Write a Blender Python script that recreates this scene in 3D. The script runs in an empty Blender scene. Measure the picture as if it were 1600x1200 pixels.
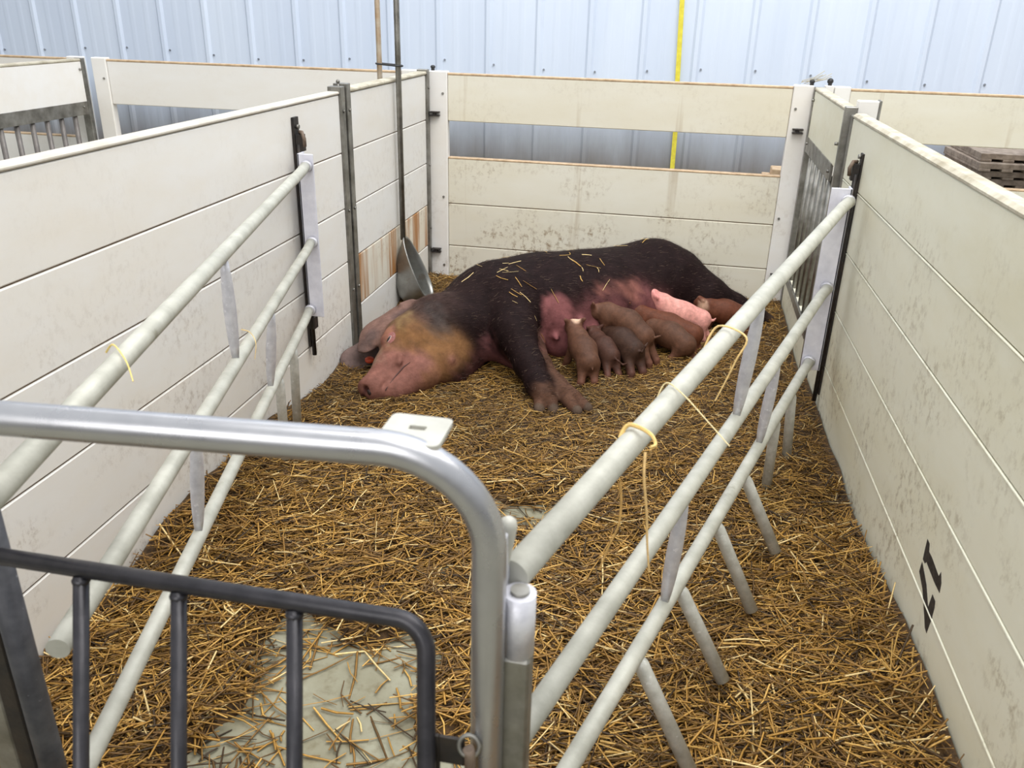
import bpy, math, random
import numpy as np
from mathutils import Vector, Matrix

rng = np.random.default_rng(7)
random.seed(7)
SC = bpy.context.scene
COL = SC.collection


def lin(r, g, b):
    f = lambda c: (c / 255 / 12.92) if c / 255 <= 0.04045 else ((c / 255 + 0.055) / 1.055) ** 2.4
    return (f(r), f(g), f(b))


# ------------------------------------------------------------------ camera
CAM = Vector((1.262, -0.913, 1.358))
yaw, pitch, roll = -0.18831, 0.41866, 0.02584
fwd = Vector((math.sin(yaw) * math.cos(pitch), math.cos(yaw) * math.cos(pitch), -math.sin(pitch)))
rt = Vector((math.cos(yaw), -math.sin(yaw), 0))
up = rt.cross(fwd)
r2 = math.cos(roll) * rt + math.sin(roll) * up
u2 = -math.sin(roll) * rt + math.cos(roll) * up
cam = bpy.data.cameras.new('camera')
co = bpy.data.objects.new('camera', cam)
COL.objects.link(co)
co.matrix_world = Matrix(((r2.x, u2.x, -fwd.x, CAM.x), (r2.y, u2.y, -fwd.y, CAM.y), (r2.z, u2.z, -fwd.z, CAM.z), (0, 0, 0, 1)))
cam.sensor_width = 36
cam.lens = 36 * 1321.76 / 1600
cam.clip_start = 0.02
cam.dof.use_dof = True
cam.dof.focus_distance = 3.0
cam.dof.aperture_fstop = 9.0
SC.camera = co

# ------------------------------------------------------------------ light
SC.view_settings.view_transform = 'Standard'
SC.view_settings.look = 'None'
SC.view_settings.gamma = 1
SC.view_settings.use_curve_mapping = False
SC.view_settings.exposure = 0.0

w = bpy.data.worlds.new('world')
SC.world = w
w.use_nodes = True
nt = w.node_tree
bg = nt.nodes['Background']
tc = nt.nodes.new('ShaderNodeTexCoord')
sep = nt.nodes.new('ShaderNodeSeparateXYZ')
mr = nt.nodes.new('ShaderNodeValToRGB')
mp = nt.nodes.new('ShaderNodeMath'); mp.operation = 'MULTIPLY_ADD'; mp.inputs[1].default_value = 0.5; mp.inputs[2].default_value = 0.5
nt.links.new(tc.outputs['Generated'], sep.inputs[0])
nt.links.new(sep.outputs['Z'], mp.inputs[0])
nt.links.new(mp.outputs[0], mr.inputs[0])
e = mr.color_ramp.elements
e[0].position = 0.45; e[0].color = (0.22, 0.215, 0.2, 1)
e[1].position = 0.75; e[1].color = (0.92, 0.96, 1.0, 1)
nt.links.new(mr.outputs[0], bg.inputs['Color'])
bg.inputs['Strength'].default_value = 0.86


def area(name, loc, target, size, power, color):
    l = bpy.data.lights.new(name, 'AREA')
    l.shape = 'RECTANGLE'; l.size, l.size_y = size; l.energy = power; l.color = color
    o = bpy.data.objects.new(name, l); COL.objects.link(o)
    o.location = loc
    o.rotation_euler = (Vector(target) - Vector(loc)).to_track_quat('-Z', 'Y').to_euler()
    return o


area('roof_daylight', (1.9, 0.8, 4.6), (0.8, 1.8, 0.3), (4.0, 3.0), 215, (1.0, 0.985, 0.96))
area('back_wall_fill', (0.6, 3.0, 4.4), (0.6, 4.25, 1.9), (7.0, 0.8), 120, (0.97, 0.985, 1.0))  # unseen lamp added over the alley to brighten the siding
area('front_fill', (0.2, -3.8, 2.9), (0.8, 1.8, 0.5), (3.0, 2.2), 85, (1.0, 0.98, 0.95))  # added fill lamp behind the camera, lifts the right-hand panel; no doorway there

# ------------------------------------------------------------------ materials
MATS = {}


def nodes_of(name):
    m = bpy.data.materials.new(name)
    m.use_nodes = True
    t = m.node_tree
    b = t.nodes['Principled BSDF']
    return m, t, b


class NB:
    """small node helper"""
    def __init__(s, t):
        s.t = t
        s.tc = t.nodes.new('ShaderNodeTexCoord')

    def out(s, n, k=0):
        return n.outputs[k]

    def link(s, a, b):
        s.t.links.new(a, b)

    def noise(s, scale, detail=5, stretch=(1, 1, 1), rough=0.6, off=(0, 0, 0)):
        mpn = s.t.nodes.new('ShaderNodeMapping')
        mpn.inputs['Scale'].default_value = stretch
        mpn.inputs['Location'].default_value = off
        s.link(s.tc.outputs['Object'], mpn.inputs['Vector'])
        n = s.t.nodes.new('ShaderNodeTexNoise')
        n.inputs['Scale'].default_value = scale
        n.inputs['Detail'].default_value = detail
        n.inputs['Roughness'].default_value = rough
        s.link(mpn.outputs[0], n.inputs['Vector'])
        return n.outputs['Fac']

    def ramp(s, fac, stops):
        r = s.t.nodes.new('ShaderNodeValToRGB')
        el = r.color_ramp.elements
        while len(el) < len(stops):
            el.new(0.5)
        for q, (p, c) in zip(el, stops):
            q.position = p
            q.color = (*c, 1) if not isinstance(c, (int, float)) else (c, c, c, 1)
        s.link(fac, r.inputs[0])
        return r.outputs[0]

    def mix(s, fac, a, b, mode='MIX'):
        n = s.t.nodes.new('ShaderNodeMix'); n.data_type = 'RGBA'; n.blend_type = mode
        if isinstance(fac, (int, float)): n.inputs[0].default_value = fac
        else: s.link(fac, n.inputs[0])
        for i, v in ((6, a), (7, b)):
            if isinstance(v, tuple): n.inputs[i].default_value = (*v, 1)
            else: s.link(v, n.inputs[i])
        return n.outputs[2]

    def math(s, op, a, b):
        n = s.t.nodes.new('ShaderNodeMath'); n.operation = op
        for i, v in ((0, a), (1, b)):
            if isinstance(v, (int, float)): n.inputs[i].default_value = v
            else: s.link(v, n.inputs[i])
        return n.outputs[0]

    def bump(s, h, strength, dist=0.002):
        n = s.t.nodes.new('ShaderNodeBump')
        n.inputs['Strength'].default_value = strength
        n.inputs['Distance'].default_value = dist
        s.link(h, n.inputs['Height'])
        return n.outputs[0]


def board_mat(name, base, stain, dirt, stain_amt=0.35, dirt_amt=0.5, low=0.45, speck=0.75, streak=None, along='y'):
    m, t, b = nodes_of(name); n = NB(t)
    st = (0.35, 1, 1) if along == 'x' else (1, 0.35, 1)
    c = n.mix(n.ramp(n.noise(2.6, 6, st), [(0.42, 0.0), (0.72, stain_amt)]), base, stain)
    c = n.mix(n.ramp(n.noise(14, 6, st), [(0.35, 0.0), (0.75, 0.16)]), c, stain)
    # smears: heavier on the lower boards
    z = t.nodes.new('ShaderNodeSeparateXYZ'); n.link(n.tc.outputs['Object'], z.inputs[0])
    hz = n.ramp(z.outputs['Z'], [(0.05, 1.0), (low, 0.55), (min(0.98, low + 0.4), 0.12)])
    patch = n.ramp(n.noise(3.5, 3, (1, 1, 1.5), off=(3.1, 1.7, 0.3)), [(0.45, 0.0), (0.62, 1.0)])
    fine = n.ramp(n.noise(38, 8, (1, 1, 0.8), 0.75), [(0.5, 0.0), (0.62, 1.0)])
    f = n.math('MULTIPLY', n.math('MULTIPLY', patch, fine), n.math('MULTIPLY', hz, dirt_amt))
    c = n.mix(f, c, dirt)
    sp = n.ramp(n.noise(55, 3, off=(7, 2, 5)), [(speck, 0.0), (speck + 0.04, 0.8)])
    c = n.mix(sp, c, lin(86, 66, 44))
    if streak:
        g = n.ramp(n.noise(9, 4, (1.0, 1.0, 0.06), off=streak[1]), [(streak[2], 0.0), (streak[2] + 0.12, streak[3])])
        c = n.mix(g, c, streak[0])
    n.link(c, b.inputs['Base Color'])
    b.inputs['Roughness'].default_value = 0.48
    b.inputs['Specular IOR Level'].default_value = 0.35
    n.link(n.bump(n.noise(60, 4, st), 0.12, 0.002), b.inputs['Normal'])
    MATS[name] = m
    return m


def metal_mat(name, c1, c2, rough, metallic=1.0, scale=18, bump=0.15, spots=None, stretch=(1, 1, 1)):
    m, t, b = nodes_of(name); n = NB(t)
    c = n.mix(n.ramp(n.noise(scale, 6, stretch), [(0.35, 0.0), (0.68, 1.0)]), c1, c2)
    if spots:
        c = n.mix(n.ramp(n.noise(spots[1], 5, off=(4, 4, 1)), [(spots[2], 0.0), (spots[2] + 0.06, spots[3])]), c, spots[0])
    n.link(c, b.inputs['Base Color'])
    b.inputs['Metallic'].default_value = metallic
    n.link(n.ramp(n.noise(scale * 1.7, 4), [(0.3, rough * 0.8), (0.7, min(1.0, rough * 1.25))]), b.inputs['Roughness'])
    n.link(n.bump(n.noise(scale * 6, 4), bump, 0.001), b.inputs['Normal'])
    MATS[name] = m
    return m


def plain_mat(name, c1, c2=None, rough=0.6, scale=20, bump=0.1):
    return metal_mat(name, c1, c2 or tuple(x * 0.8 for x in c1), rough, 0.0, scale, bump)


def vcol_mat(name, rough=0.6, bump=0.3, bscale=120, stretch=(1, 1, 1), var=0.25, spec=0.4, sheen=0.0):
    m, t, b = nodes_of(name); n = NB(t)
    a = t.nodes.new('ShaderNodeAttribute'); a.attribute_name = 'Col'
    v = n.ramp(n.noise(bscale * 0.35, 6), [(0.3, 1 - var), (0.7, 1 + var)])
    c = n.mix(1.0, a.outputs['Color'], v, 'MULTIPLY')
    n.link(c, b.inputs['Base Color'])
    b.inputs['Roughness'].default_value = rough
    b.inputs['Specular IOR Level'].default_value = spec
    b.inputs['Sheen Weight'].default_value = sheen
    n.link(n.bump(n.noise(bscale, 5, stretch), bump, 0.003), b.inputs['Normal'])
    MATS[name] = m
    return m


WHITE = lin(228, 226, 222)
board_mat('board_clean', WHITE, lin(214, 198, 168), lin(120, 92, 58), 0.3, 0.5, 0.5, 0.77)
board_mat('board_back', lin(224, 220, 206), lin(206, 194, 160), lin(122, 90, 48), 0.45, 1.0, 0.42, 0.74, along='x',
          streak=(lin(150, 120, 72), (2.2, 0, 0), 0.63, 0.45))
board_mat('board_yellow', lin(232, 230, 212), lin(208, 198, 158), lin(134, 114, 78), 0.5, 0.6, 0.8, 0.77)
board_mat('board_rust', lin(226, 220, 206), lin(206, 182, 140), lin(140, 96, 48), 0.4, 0.6, 0.5, 0.76,
          streak=(lin(168, 112, 52), (0.35, 0.6, 0), 0.47, 0.95))
board_mat('board_far', lin(233, 231, 228), lin(218, 206, 184), lin(150, 125, 95), 0.3, 0.3, 0.5, 0.79, along='x')
plain_mat('board_edge', lin(206, 180, 148), lin(170, 142, 110), 0.7, 30)
plain_mat('board_top', lin(208, 203, 192), lin(190, 182, 168), 0.65, 10, 0.1)
plain_mat('board_cap', lin(204, 198, 180), lin(158, 148, 126), 0.7, 14, 0.2)
plain_mat('joint_dark', lin(112, 88, 66), lin(86, 66, 48), 0.9)
metal_mat('galvanised', lin(160, 158, 152), lin(112, 109, 102), 0.45, 0.85, 14, 0.2, (lin(96, 78, 60), 22, 0.66, 0.5))
metal_mat('galvanised_dull', lin(190, 189, 178), lin(162, 161, 150), 0.55, 0.12, 16, 0.35, (lin(128, 124, 106), 9, 0.64, 0.55))
metal_mat('screw_grey', lin(150, 155, 165), lin(120, 124, 132), 0.5, 0.5)
metal_mat('zinc_bright', lin(214, 214, 220), lin(188, 188, 196), 0.42, 0.35, 40, 0.5, (lin(236, 236, 242), 60, 0.62, 0.7))
metal_mat('zinc_foot', lin(206, 206, 200), lin(176, 176, 168), 0.45, 0.25, 40, 0.5, (lin(228, 228, 226), 60, 0.62, 0.7))
metal_mat('zinc_plate', lin(226, 226, 236), lin(206, 206, 218), 0.45, 0.2, 20, 0.2)
metal_mat('bar_grey', lin(128, 122, 118), lin(100, 95, 92), 0.5, 0.35, 14, 0.2)
metal_mat('zinc_tab', lin(194, 192, 182), lin(176, 174, 164), 0.5, 0.1, 20, 0.2)
metal_mat('gate_silver', lin(186, 186, 189), lin(172, 172, 176), 0.3, 0.8, 10, 0.05)
metal_mat('gate_dark', lin(58, 56, 60), lin(40, 39, 43), 0.36, 0.35, 30, 0.2)
metal_mat('gate_grey', lin(88, 88, 92), lin(66, 66, 71), 0.45, 0.4, 30, 0.2, (lin(190, 190, 195), 70, 0.68, 0.6))
metal_mat('black_steel', lin(40, 38, 38), lin(58, 50, 44), 0.5, 0.4, 30, 0.3)
metal_mat('rusty_pin', lin(128, 112, 98), lin(92, 76, 64), 0.6, 0.3, 40, 0.3)
metal_mat('stainless', lin(168, 168, 164), lin(126, 124, 118), 0.38, 0.8, 9, 0.12, (lin(140, 120, 100), 26, 0.62, 0.35))
metal_mat('pipe_rust', lin(190, 180, 164), lin(160, 130, 96), 0.5, 0.4, 12, 0.3)
plain_mat('black_plastic', (0.02, 0.02, 0.022), (0.03, 0.03, 0.03), 0.5)
plain_mat('paint_black', lin(38, 34, 32), lin(56, 50, 46), 0.7, 60)
plain_mat('yellow_webbing', lin(226, 214, 72), lin(206, 190, 60), 0.7, 40)
plain_mat('slab_grey', lin(160, 146, 132), lin(112, 98, 86), 0.85, 24, 0.4)
plain_mat('cardboard', lin(206, 180, 148), lin(180, 150, 118), 0.8)
plain_mat('tag_orange', lin(206, 78, 40), lin(170, 60, 34), 0.5)
plain_mat('eye_pale', lin(176, 142, 136), lin(156, 116, 110), 0.3, 90)
plain_mat('eyelid_pink', lin(150, 92, 84), lin(120, 70, 64), 0.6, 90)
plain_mat('mouth_dark', lin(84, 48, 40), lin(66, 38, 32), 0.6)
plain_mat('nostril_dark', lin(44, 26, 26), lin(30, 18, 18), 0.6)
plain_mat('eye_dark', (0.012, 0.01, 0.01), (0.02, 0.015, 0.012), 0.15)
def siding_mat():
    m, t, b = nodes_of('siding'); n = NB(t)
    c = n.mix(n.ramp(n.noise(3, 4, (1, 1, .15)), [(0.35, 0.0), (0.7, 1.0)]), lin(208, 218, 233), lin(196, 207, 225))
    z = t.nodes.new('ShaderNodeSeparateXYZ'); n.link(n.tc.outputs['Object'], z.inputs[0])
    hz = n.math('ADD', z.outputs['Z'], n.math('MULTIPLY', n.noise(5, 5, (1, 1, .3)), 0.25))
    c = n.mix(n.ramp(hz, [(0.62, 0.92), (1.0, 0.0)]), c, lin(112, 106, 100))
    n.link(c, b.inputs['Base Color'])
    b.inputs['Roughness'].default_value = 0.45
    MATS['siding'] = m


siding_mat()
vcol_mat('straw', 0.5, 0.15, 300, var=0.2, spec=0.45)
vcol_mat('sow_skin', 0.6, 0.9, 70, (1, 1, 1), 0.3, 0.05, 0.0)
vcol_mat('piglet_skin', 0.55, 0.4, 160, (1, 1, 1), 0.25, 0.15, 0.0)


def concrete():
    m, t, b = nodes_of('concrete'); n = NB(t)
    c = n.mix(n.ramp(n.noise(5, 8), [(0.35, 0.0), (0.7, 1.0)]), lin(150, 148, 128), lin(120, 114, 90))
    c = n.mix(n.ramp(n.noise(28, 6, off=(5, 1, 0)), [(0.5, 0.0), (0.72, 0.6)]), c, lin(96, 82, 50))
    n.link(c, b.inputs['Base Color'])
    b.inputs['Roughness'].default_value = 0.7
    n.link(n.bump(n.noise(90, 6), 0.35, 0.002), b.inputs['Normal'])
    MATS['concrete'] = m


def litter():
    m, t, b = nodes_of('litter'); n = NB(t)
    c = n.mix(n.ramp(n.noise(60, 8, (1, 1, 1), 0.7), [(0.35, 0.0), (0.65, 1.0)]), lin(52, 36, 18), lin(98, 70, 34))
    c = n.mix(n.ramp(n.noise(6, 4, off=(2, 5, 0)), [(0.45, 0.0), (0.7, 0.6)]), c, lin(44, 33, 20))
    n.link(c, b.inputs['Base Color'])
    b.inputs['Roughness'].default_value = 0.85
    n.link(n.bump(n.noise(150, 6), 0.8, 0.006), b.inputs['Normal'])
    MATS['litter'] = m


concrete(); litter()


# ------------------------------------------------------------------ mesh builder
class MB:
    def __init__(s):
        s.v = []; s.f = []; s.mi = []; s.cur = 0; s.smooth = []

    def add(s, verts, faces, smooth=False):
        o = len(s.v)
        s.v += [tuple(map(float, p)) for p in verts]
        for f in faces:
            s.f.append(tuple(i + o for i in f)); s.mi.append(s.cur); s.smooth.append(smooth)
        return s

    def box(s, a, b, c=0.0):
        (x0, y0, z0), (x1, y1, z1) = a, b
        c = min(c, (x1 - x0) * .45, (y1 - y0) * .45, (z1 - z0) * .45)
        if c <= 0:
            v = [(x, y, z) for x in (x0, x1) for y in (y0, y1) for z in (z0, z1)]
            return s.add(v, [(0, 1, 3, 2), (4, 6, 7, 5), (0, 4, 5, 1), (2, 3, 7, 6), (0, 2, 6, 4), (1, 5, 7, 3)])
        import itertools
        vs = []; idx = {}
        for sx, sy, sz in itertools.product((0, 1), repeat=3):
            X = (x0, x1)[sx]; Y = (y0, y1)[sy]; Z = (z0, z1)[sz]
            dx = c if sx == 0 else -c; dy = c if sy == 0 else -c; dz = c if sz == 0 else -c
            for k, p in enumerate(((X, Y + dy, Z + dz), (X + dx, Y, Z + dz), (X + dx, Y + dy, Z))):
                idx[sx, sy, sz, k] = len(vs); vs.append(p)
        F = []
        for k in range(3):
            o1, o2 = [q for q in range(3) if q != k]
            for sd in (0, 1):
                q = []
                for u_, v_ in ((0, 0), (1, 0), (1, 1), (0, 1)):
                    t = [0, 0, 0]; t[k] = sd; t[o1] = u_; t[o2] = v_
                    q.append(idx[t[0], t[1], t[2], k])
                F.append(q)
        for k in range(3):           # edge strips along axis k
            o1, o2 = [q for q in range(3) if q != k]
            for u_, v_ in itertools.product((0, 1), repeat=2):
                t0 = [0, 0, 0]; t0[o1] = u_; t0[o2] = v_
                t1 = list(t0); t1[k] = 1
                F.append([idx[(*t0, o1)], idx[(*t0, o2)], idx[(*t1, o2)], idx[(*t1, o1)]])
        for t in itertools.product((0, 1), repeat=3):
            F.append([idx[(*t, 0)], idx[(*t, 1)], idx[(*t, 2)]])
        return s.add(vs, F)

    def tube(s, pts, r, n=16, caps=True, flat=None):
        P = [np.array(p, float) for p in pts]
        R = r if hasattr(r, '__len__') else [r] * len(P)
        T = []
        for i in range(len(P)):
            d = P[min(i + 1, len(P) - 1)] - P[max(i - 1, 0)]
            T.append(d / np.linalg.norm(d))
        ref = np.array([0, 0, 1.0]) if abs(T[0][2]) < 0.9 else np.array([0, 1.0, 0])
        if flat is not None: ref = np.array(flat[0], float)
        N = np.cross(T[0], ref); N /= np.linalg.norm(N)
        vs = []
        for i, p in enumerate(P):
            N = N - T[i] * (N @ T[i]); N /= np.linalg.norm(N)
            B = np.cross(T[i], N)
            fl = 1.0 if flat is None else flat[1][i]
            for k in range(n):
                a = 2 * math.pi * k / n
                vs.append(p + R[i] * (math.cos(a) * N + math.sin(a) * B * fl))
        F = []
        for i in range(len(P) - 1):
            for k in range(n):
                F.append((i * n + k, i * n + (k + 1) % n, (i + 1) * n + (k + 1) % n, (i + 1) * n + k))
        s.add(vs, F, True)
        if caps:
            o = len(s.v) - len(vs)
            for f in (tuple(reversed(range(n))), tuple(range((len(P) - 1) * n, len(P) * n))):
                s.f.append(tuple(i + o for i in f)); s.mi.append(s.cur); s.smooth.append(False)
        return s

    def prism(s, poly, off):
        """extrude a planar polygon (3D points) by vector off"""
        n = len(poly); off = np.array(off, float)
        v = [np.array(p, float) for p in poly] + [np.array(p, float) + off for p in poly]
        return s.add(v, [tuple(reversed(range(n))), tuple(range(n, 2 * n))] + [(i, (i + 1) % n, n + (i + 1) % n, n + i) for i in range(n)])

    def ball(s, c, r, n=12, sc=(1, 1, 1)):
        vs = []; F = []
        m = n // 2
        for i in range(m + 1):
            th = math.pi * i / m
            for k in range(n):
                a = 2 * math.pi * k / n
                vs.append((c[0] + r * sc[0] * math.sin(th) * math.cos(a), c[1] + r * sc[1] * math.sin(th) * math.sin(a), c[2] + r * sc[2] * math.cos(th)))
        for i in range(m):
            for k in range(n):
                F.append((i * n + k, (i + 1) * n + k, (i + 1) * n + (k + 1) % n, i * n + (k + 1) % n))
        return s.add(vs, F, True)


def link_mesh(name, verts, faces, mats, parent=None, loc=None, mi=None, smooth=None, cols=None):
    """world-space verts; origin at the parent's base or at loc"""
    base = np.array(parent['base'] if parent is not None else (loc if loc is not None else (0, 0, 0)), float)
    V = np.asarray(verts, float) - base
    me = bpy.data.meshes.new(name)
    me.from_pydata(V.tolist(), [], faces)
    for m in (mats if isinstance(mats, (list, tuple)) else [mats]):
        me.materials.append(MATS[m])
    if mi is not None: me.polygons.foreach_set('material_index', mi)
    if smooth is not None: me.polygons.foreach_set('use_smooth', smooth)
    if cols is not None:
        a = me.color_attributes.new('Col', 'FLOAT_COLOR', 'POINT')
        a.data.foreach_set('color', np.column_stack([cols, np.ones(len(cols))]).astype(np.float32).ravel())
    me.update()
    o = bpy.data.objects.new(name, me)
    COL.objects.link(o)
    if parent is not None: o.parent = parent
    else: o.location = base
    o['base'] = tuple(base)
    return o


def obj(name, mb, mats, parent=None, loc=None, label=None):
    o = link_mesh(name, mb.v, mb.f, mats, parent, loc, mb.mi, mb.smooth)
    # recalc normals outward
    import bmesh
    bm = bmesh.new(); bm.from_mesh(o.data)
    bmesh.ops.recalc_face_normals(bm, faces=bm.faces)
    bm.to_mesh(o.data); bm.free()
    if label: o['label'] = label
    return o


def thing(name, label, cat, loc=(0, 0, 0), group=None):
    o = bpy.data.objects.new(name, None)
    COL.objects.link(o)
    o.location = loc; o.empty_display_size = 0.05
    o['base'] = tuple(map(float, loc))
    return tag(o, label, cat, group, 'thing')


def tag(o, label=None, cat=None, group=None, kind=None):
    if label: o['label'] = label
    if cat: o['category'] = cat
    if group: o['group'] = group
    if kind: o['kind'] = kind
    return o


# ------------------------------------------------------------------ setting
W = 1.812; D = 3.316; U = 0.21
RW = lambda y: W + 0.0241 * (D - y)          # inner face of the right-hand panel
mb = MB().box((-6, -3.5, -0.12), (7, 4.32, 0.0))
tag(obj('floor', mb, 'concrete'), kind='structure')

YW = 4.25
mb = MB()
prof = []
x = -6.0 - 6.0 % 0.297
rib0 = 1.274 - 0.297 * 26
k = 0
while rib0 + 0.297 * k < 7:
    x = rib0 + 0.297 * k
    prof += [(x - 0.024, 0.0), (x - 0.010, 0.013), (x + 0.010, 0.013), (x + 0.024, 0.0)]
    for q in (0.099, 0.198):
        prof += [(x + q - 0.022, 0.0), (x + q - 0.008, 0.0014), (x + q + 0.008, 0.0014), (x + q + 0.022, 0.0)]
    k += 1
vs = []; F = []
for z in (0.0, 4.2):
    vs += [(x, YW - d, z) for x, d in prof]
n = len(prof)
F = [(i, i + 1, n + i + 1, n + i) for i in range(n - 1)]
mb.add(vs, F)
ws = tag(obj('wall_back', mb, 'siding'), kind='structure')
k = 0
while rib0 + 0.297 * k < 4.2:
    x = rib0 + 0.297 * k
    if x > -3.4: obj('screw', MB().tube([(x + 0.035, YW - 0.007, 1.05 + 0.02 * math.sin(k)), (x + 0.035, YW + 0.002, 1.05 + 0.02 * math.sin(k))], 0.006, 8), 'screw_grey', ws)
    k += 1

# ------------------------------------------------------------------ pen panels
def board_rows(mb, axis, c, t, lo, hi, rows, gap=0.0035, face=1, back=True):
    """boards of a panel lying in the plane axis=c; face=+1 when the pen side is towards + axis"""
    for (z0, z1) in rows:
        a0, a1 = (c - t, c) if face > 0 else (c, c + t)
        if axis == 'x': mb.box((a0, lo, z0 + gap / 2), (a1, hi, z1 - gap / 2), 0.003)
        else: mb.box((lo, a0, z0 + gap / 2), (hi, a1, z1 - gap / 2), 0.003)


def joints(mb, axis, c, t, lo, hi, zs, face=1):
    for z in zs:
        a0, a1 = (c - t + .004, c - .0045) if face > 0 else (c + .0045, c + t - .004)
        if axis == 'x': mb.box((a0, lo + .002, z - .006), (a1, hi - .002, z + .006))
        else: mb.box((lo + .002, a0, z - .006), (hi - .002, a1, z + .006))


ROWS = [(i * U, (i + 1) * U) for i in range(5)]
T = 0.04

# near panel of the left side
p = thing('plank_fence', 'long white plank panel left of the pen, beside the pen gate end', 'fence', (0, 0.9, 0), 'white plank fences of the pens')
mb = MB(); board_rows(mb, 'x', 0, T, -0.32, 2.165, ROWS); mb.cur = 1; joints(mb, 'x', 0, T, -0.32, 2.165, [U * i for i in range(1, 5)])
obj('boards', mb, ['board_clean', 'joint_dark'], p)
mb = MB().box((-T - .004, -0.32, 1.0505), (0.004, 2.165, 1.062), 0.004)
obj('top_cap', mb, 'board_top', p)
mb = MB().box((-T - .004, 2.166, 0.0), (0.008, 2.206, 1.078), 0.002)
obj('end_channel', mb, 'galvanised', p)
for z in (0.30, 0.62, 0.99): obj('bolt', MB().tube([(0.008, 2.186, z), (0.013, 2.186, z)], 0.006, 8), 'galvanised', p)

# far panel of the left side
p = thing('plank_fence', 'short white plank panel behind the drinking bowl, with rust streaks on one plank', 'fence', (0, 2.8, 0), 'white plank fences of the pens')
mb = MB()
for i, r in enumerate(ROWS):
    mb.cur = 1 if i == 1 else 0
    board_rows(mb, 'x', 0, T, 2.262, 3.262, [r])
mb.cur = 2; joints(mb, 'x', 0, T, 2.262, 3.262, [U * i for i in range(1, 5)])
obj('boards', mb, ['board_clean', 'board_rust', 'joint_dark'], p)
mb = MB().box((-T - .006, 2.225, 1.0505), (0.006, 3.30, 1.066), 0.005)
obj('top_cap', mb, 'board_cap', p)
for y0, y1, h in ((2.222, 2.260, 1.085), (3.264, 3.300, 1.075)):
    mb = MB().box((-T - .004, y0, 0.0), (0.010, y1, h), 0.002)
    obj('end_channel', mb, 'galvanised', p)
for y in (2.241, 3.282):
    for z in (0.30, 0.62, 0.99): obj('bolt', MB().tube([(0.010, y, z), (0.015, y, z)], 0.006, 8), 'galvanised', p)
mb = MB().tube([(-0.02, 2.214, 0.0), (-0.02, 2.214, 1.09)], 0.005, 8)
mb.ball((-0.02, 2.214, 1.092), 0.008, 8)
obj('hinge_pin', mb, 'galvanised', p)


def back_panel(x0, x1, label, posts, mat='board_far', pmat='board_far', extra=True):
    p = thing('plank_fence', label, 'fence', ((x0 + x1) / 2, D, 0), 'white plank fences of the pens')
    lo, hi = x0 + posts[0], x1 - posts[1]
    rows = [(0.0, 0.205), (0.205, 0.4256), (0.4256, 0.654), (0.834, 1.052)]
    mb = MB(); board_rows(mb, 'y', D, 0.035, lo + .001, hi - .001, rows, face=-1)
    mb.cur = 1; joints(mb, 'y', D, 0.035, lo, hi, [0.205, 0.4256], face=-1)
    obj('boards', mb, [mat, 'joint_dark'], p)
    mb = MB()
    mb.box((lo + .001, D - .001, 0.652), (hi - .001, D + .036, 0.660), 0.002)
    mb.box((lo + .001, D - .001, 1.0505), (hi - .001, D + .036, 1.060), 0.002)
    obj('board_edges', mb, 'board_edge', p, label='tan board edges along slot and top')
    for a, b in ((x0, lo), (hi, x1)):
        if b - a < 0.01: continue
        mb = MB().box((a, D - 0.008, 0.0), (b, D + 0.036, 1.068), 0.004)
        o = obj('post', mb, pmat, p)
        for z in (0.10, 0.46, 0.965):
            xb = b - 0.022 if a == x0 else a + 0.02
            obj('bolt', MB().tube([(xb, D - 0.0125, z), (xb, D - 0.007, z)], 0.006, 8), 'galvanised', o)
    return p


bp = back_panel(0.001, W - 0.001, 'slotted white panel across the back of the pen, behind the lying sow', (0.0955, 0.088), 'board_back', 'board_far')
for x0, z in ((0.012, 0.868), (0.012, 0.178), (1.742, 0.868), (1.742, 0.178)):
    mb = MB(); mb.box((x0, D - 0.034, z + .006), (x0 + 0.048, D - 0.008, z + .012), 0.001)
    mb.box((x0, D - 0.034, z - .010), (x0 + 0.048, D - 0.008, z - .004), 0.001)
    mb.box((x0 + 0.014, D - 0.030, z - .004), (x0 + 0.030, D - 0.008, z + .006), 0.001)
    obj('latch_clip', mb, 'black_steel', bp)
for x0 in (0.02, 1.80):
    mb = MB().tube([(x0, D + 0.012, 1.068), (x0, D + 0.012, 1.083)], 0.009, 10); mb.ball((x0, D + 0.012, 1.084), 0.013, 10, (1, 1, .7))
    obj('pin_knob', mb, 'black_plastic', bp)

back_panel(-1.84, -0.046, 'slotted white panel of the neighbouring pen, left of the pole pair', (0.085, 0.09))
back_panel(-3.7, -1.90, 'white panel top in the far left corner, beyond the barred panel', (0.09, 0.085))
back_panel(1.90, 3.75, 'slotted white panel on the far right, in front of the stacked slabs', (0.07, 0.09), 'board_back')

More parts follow.
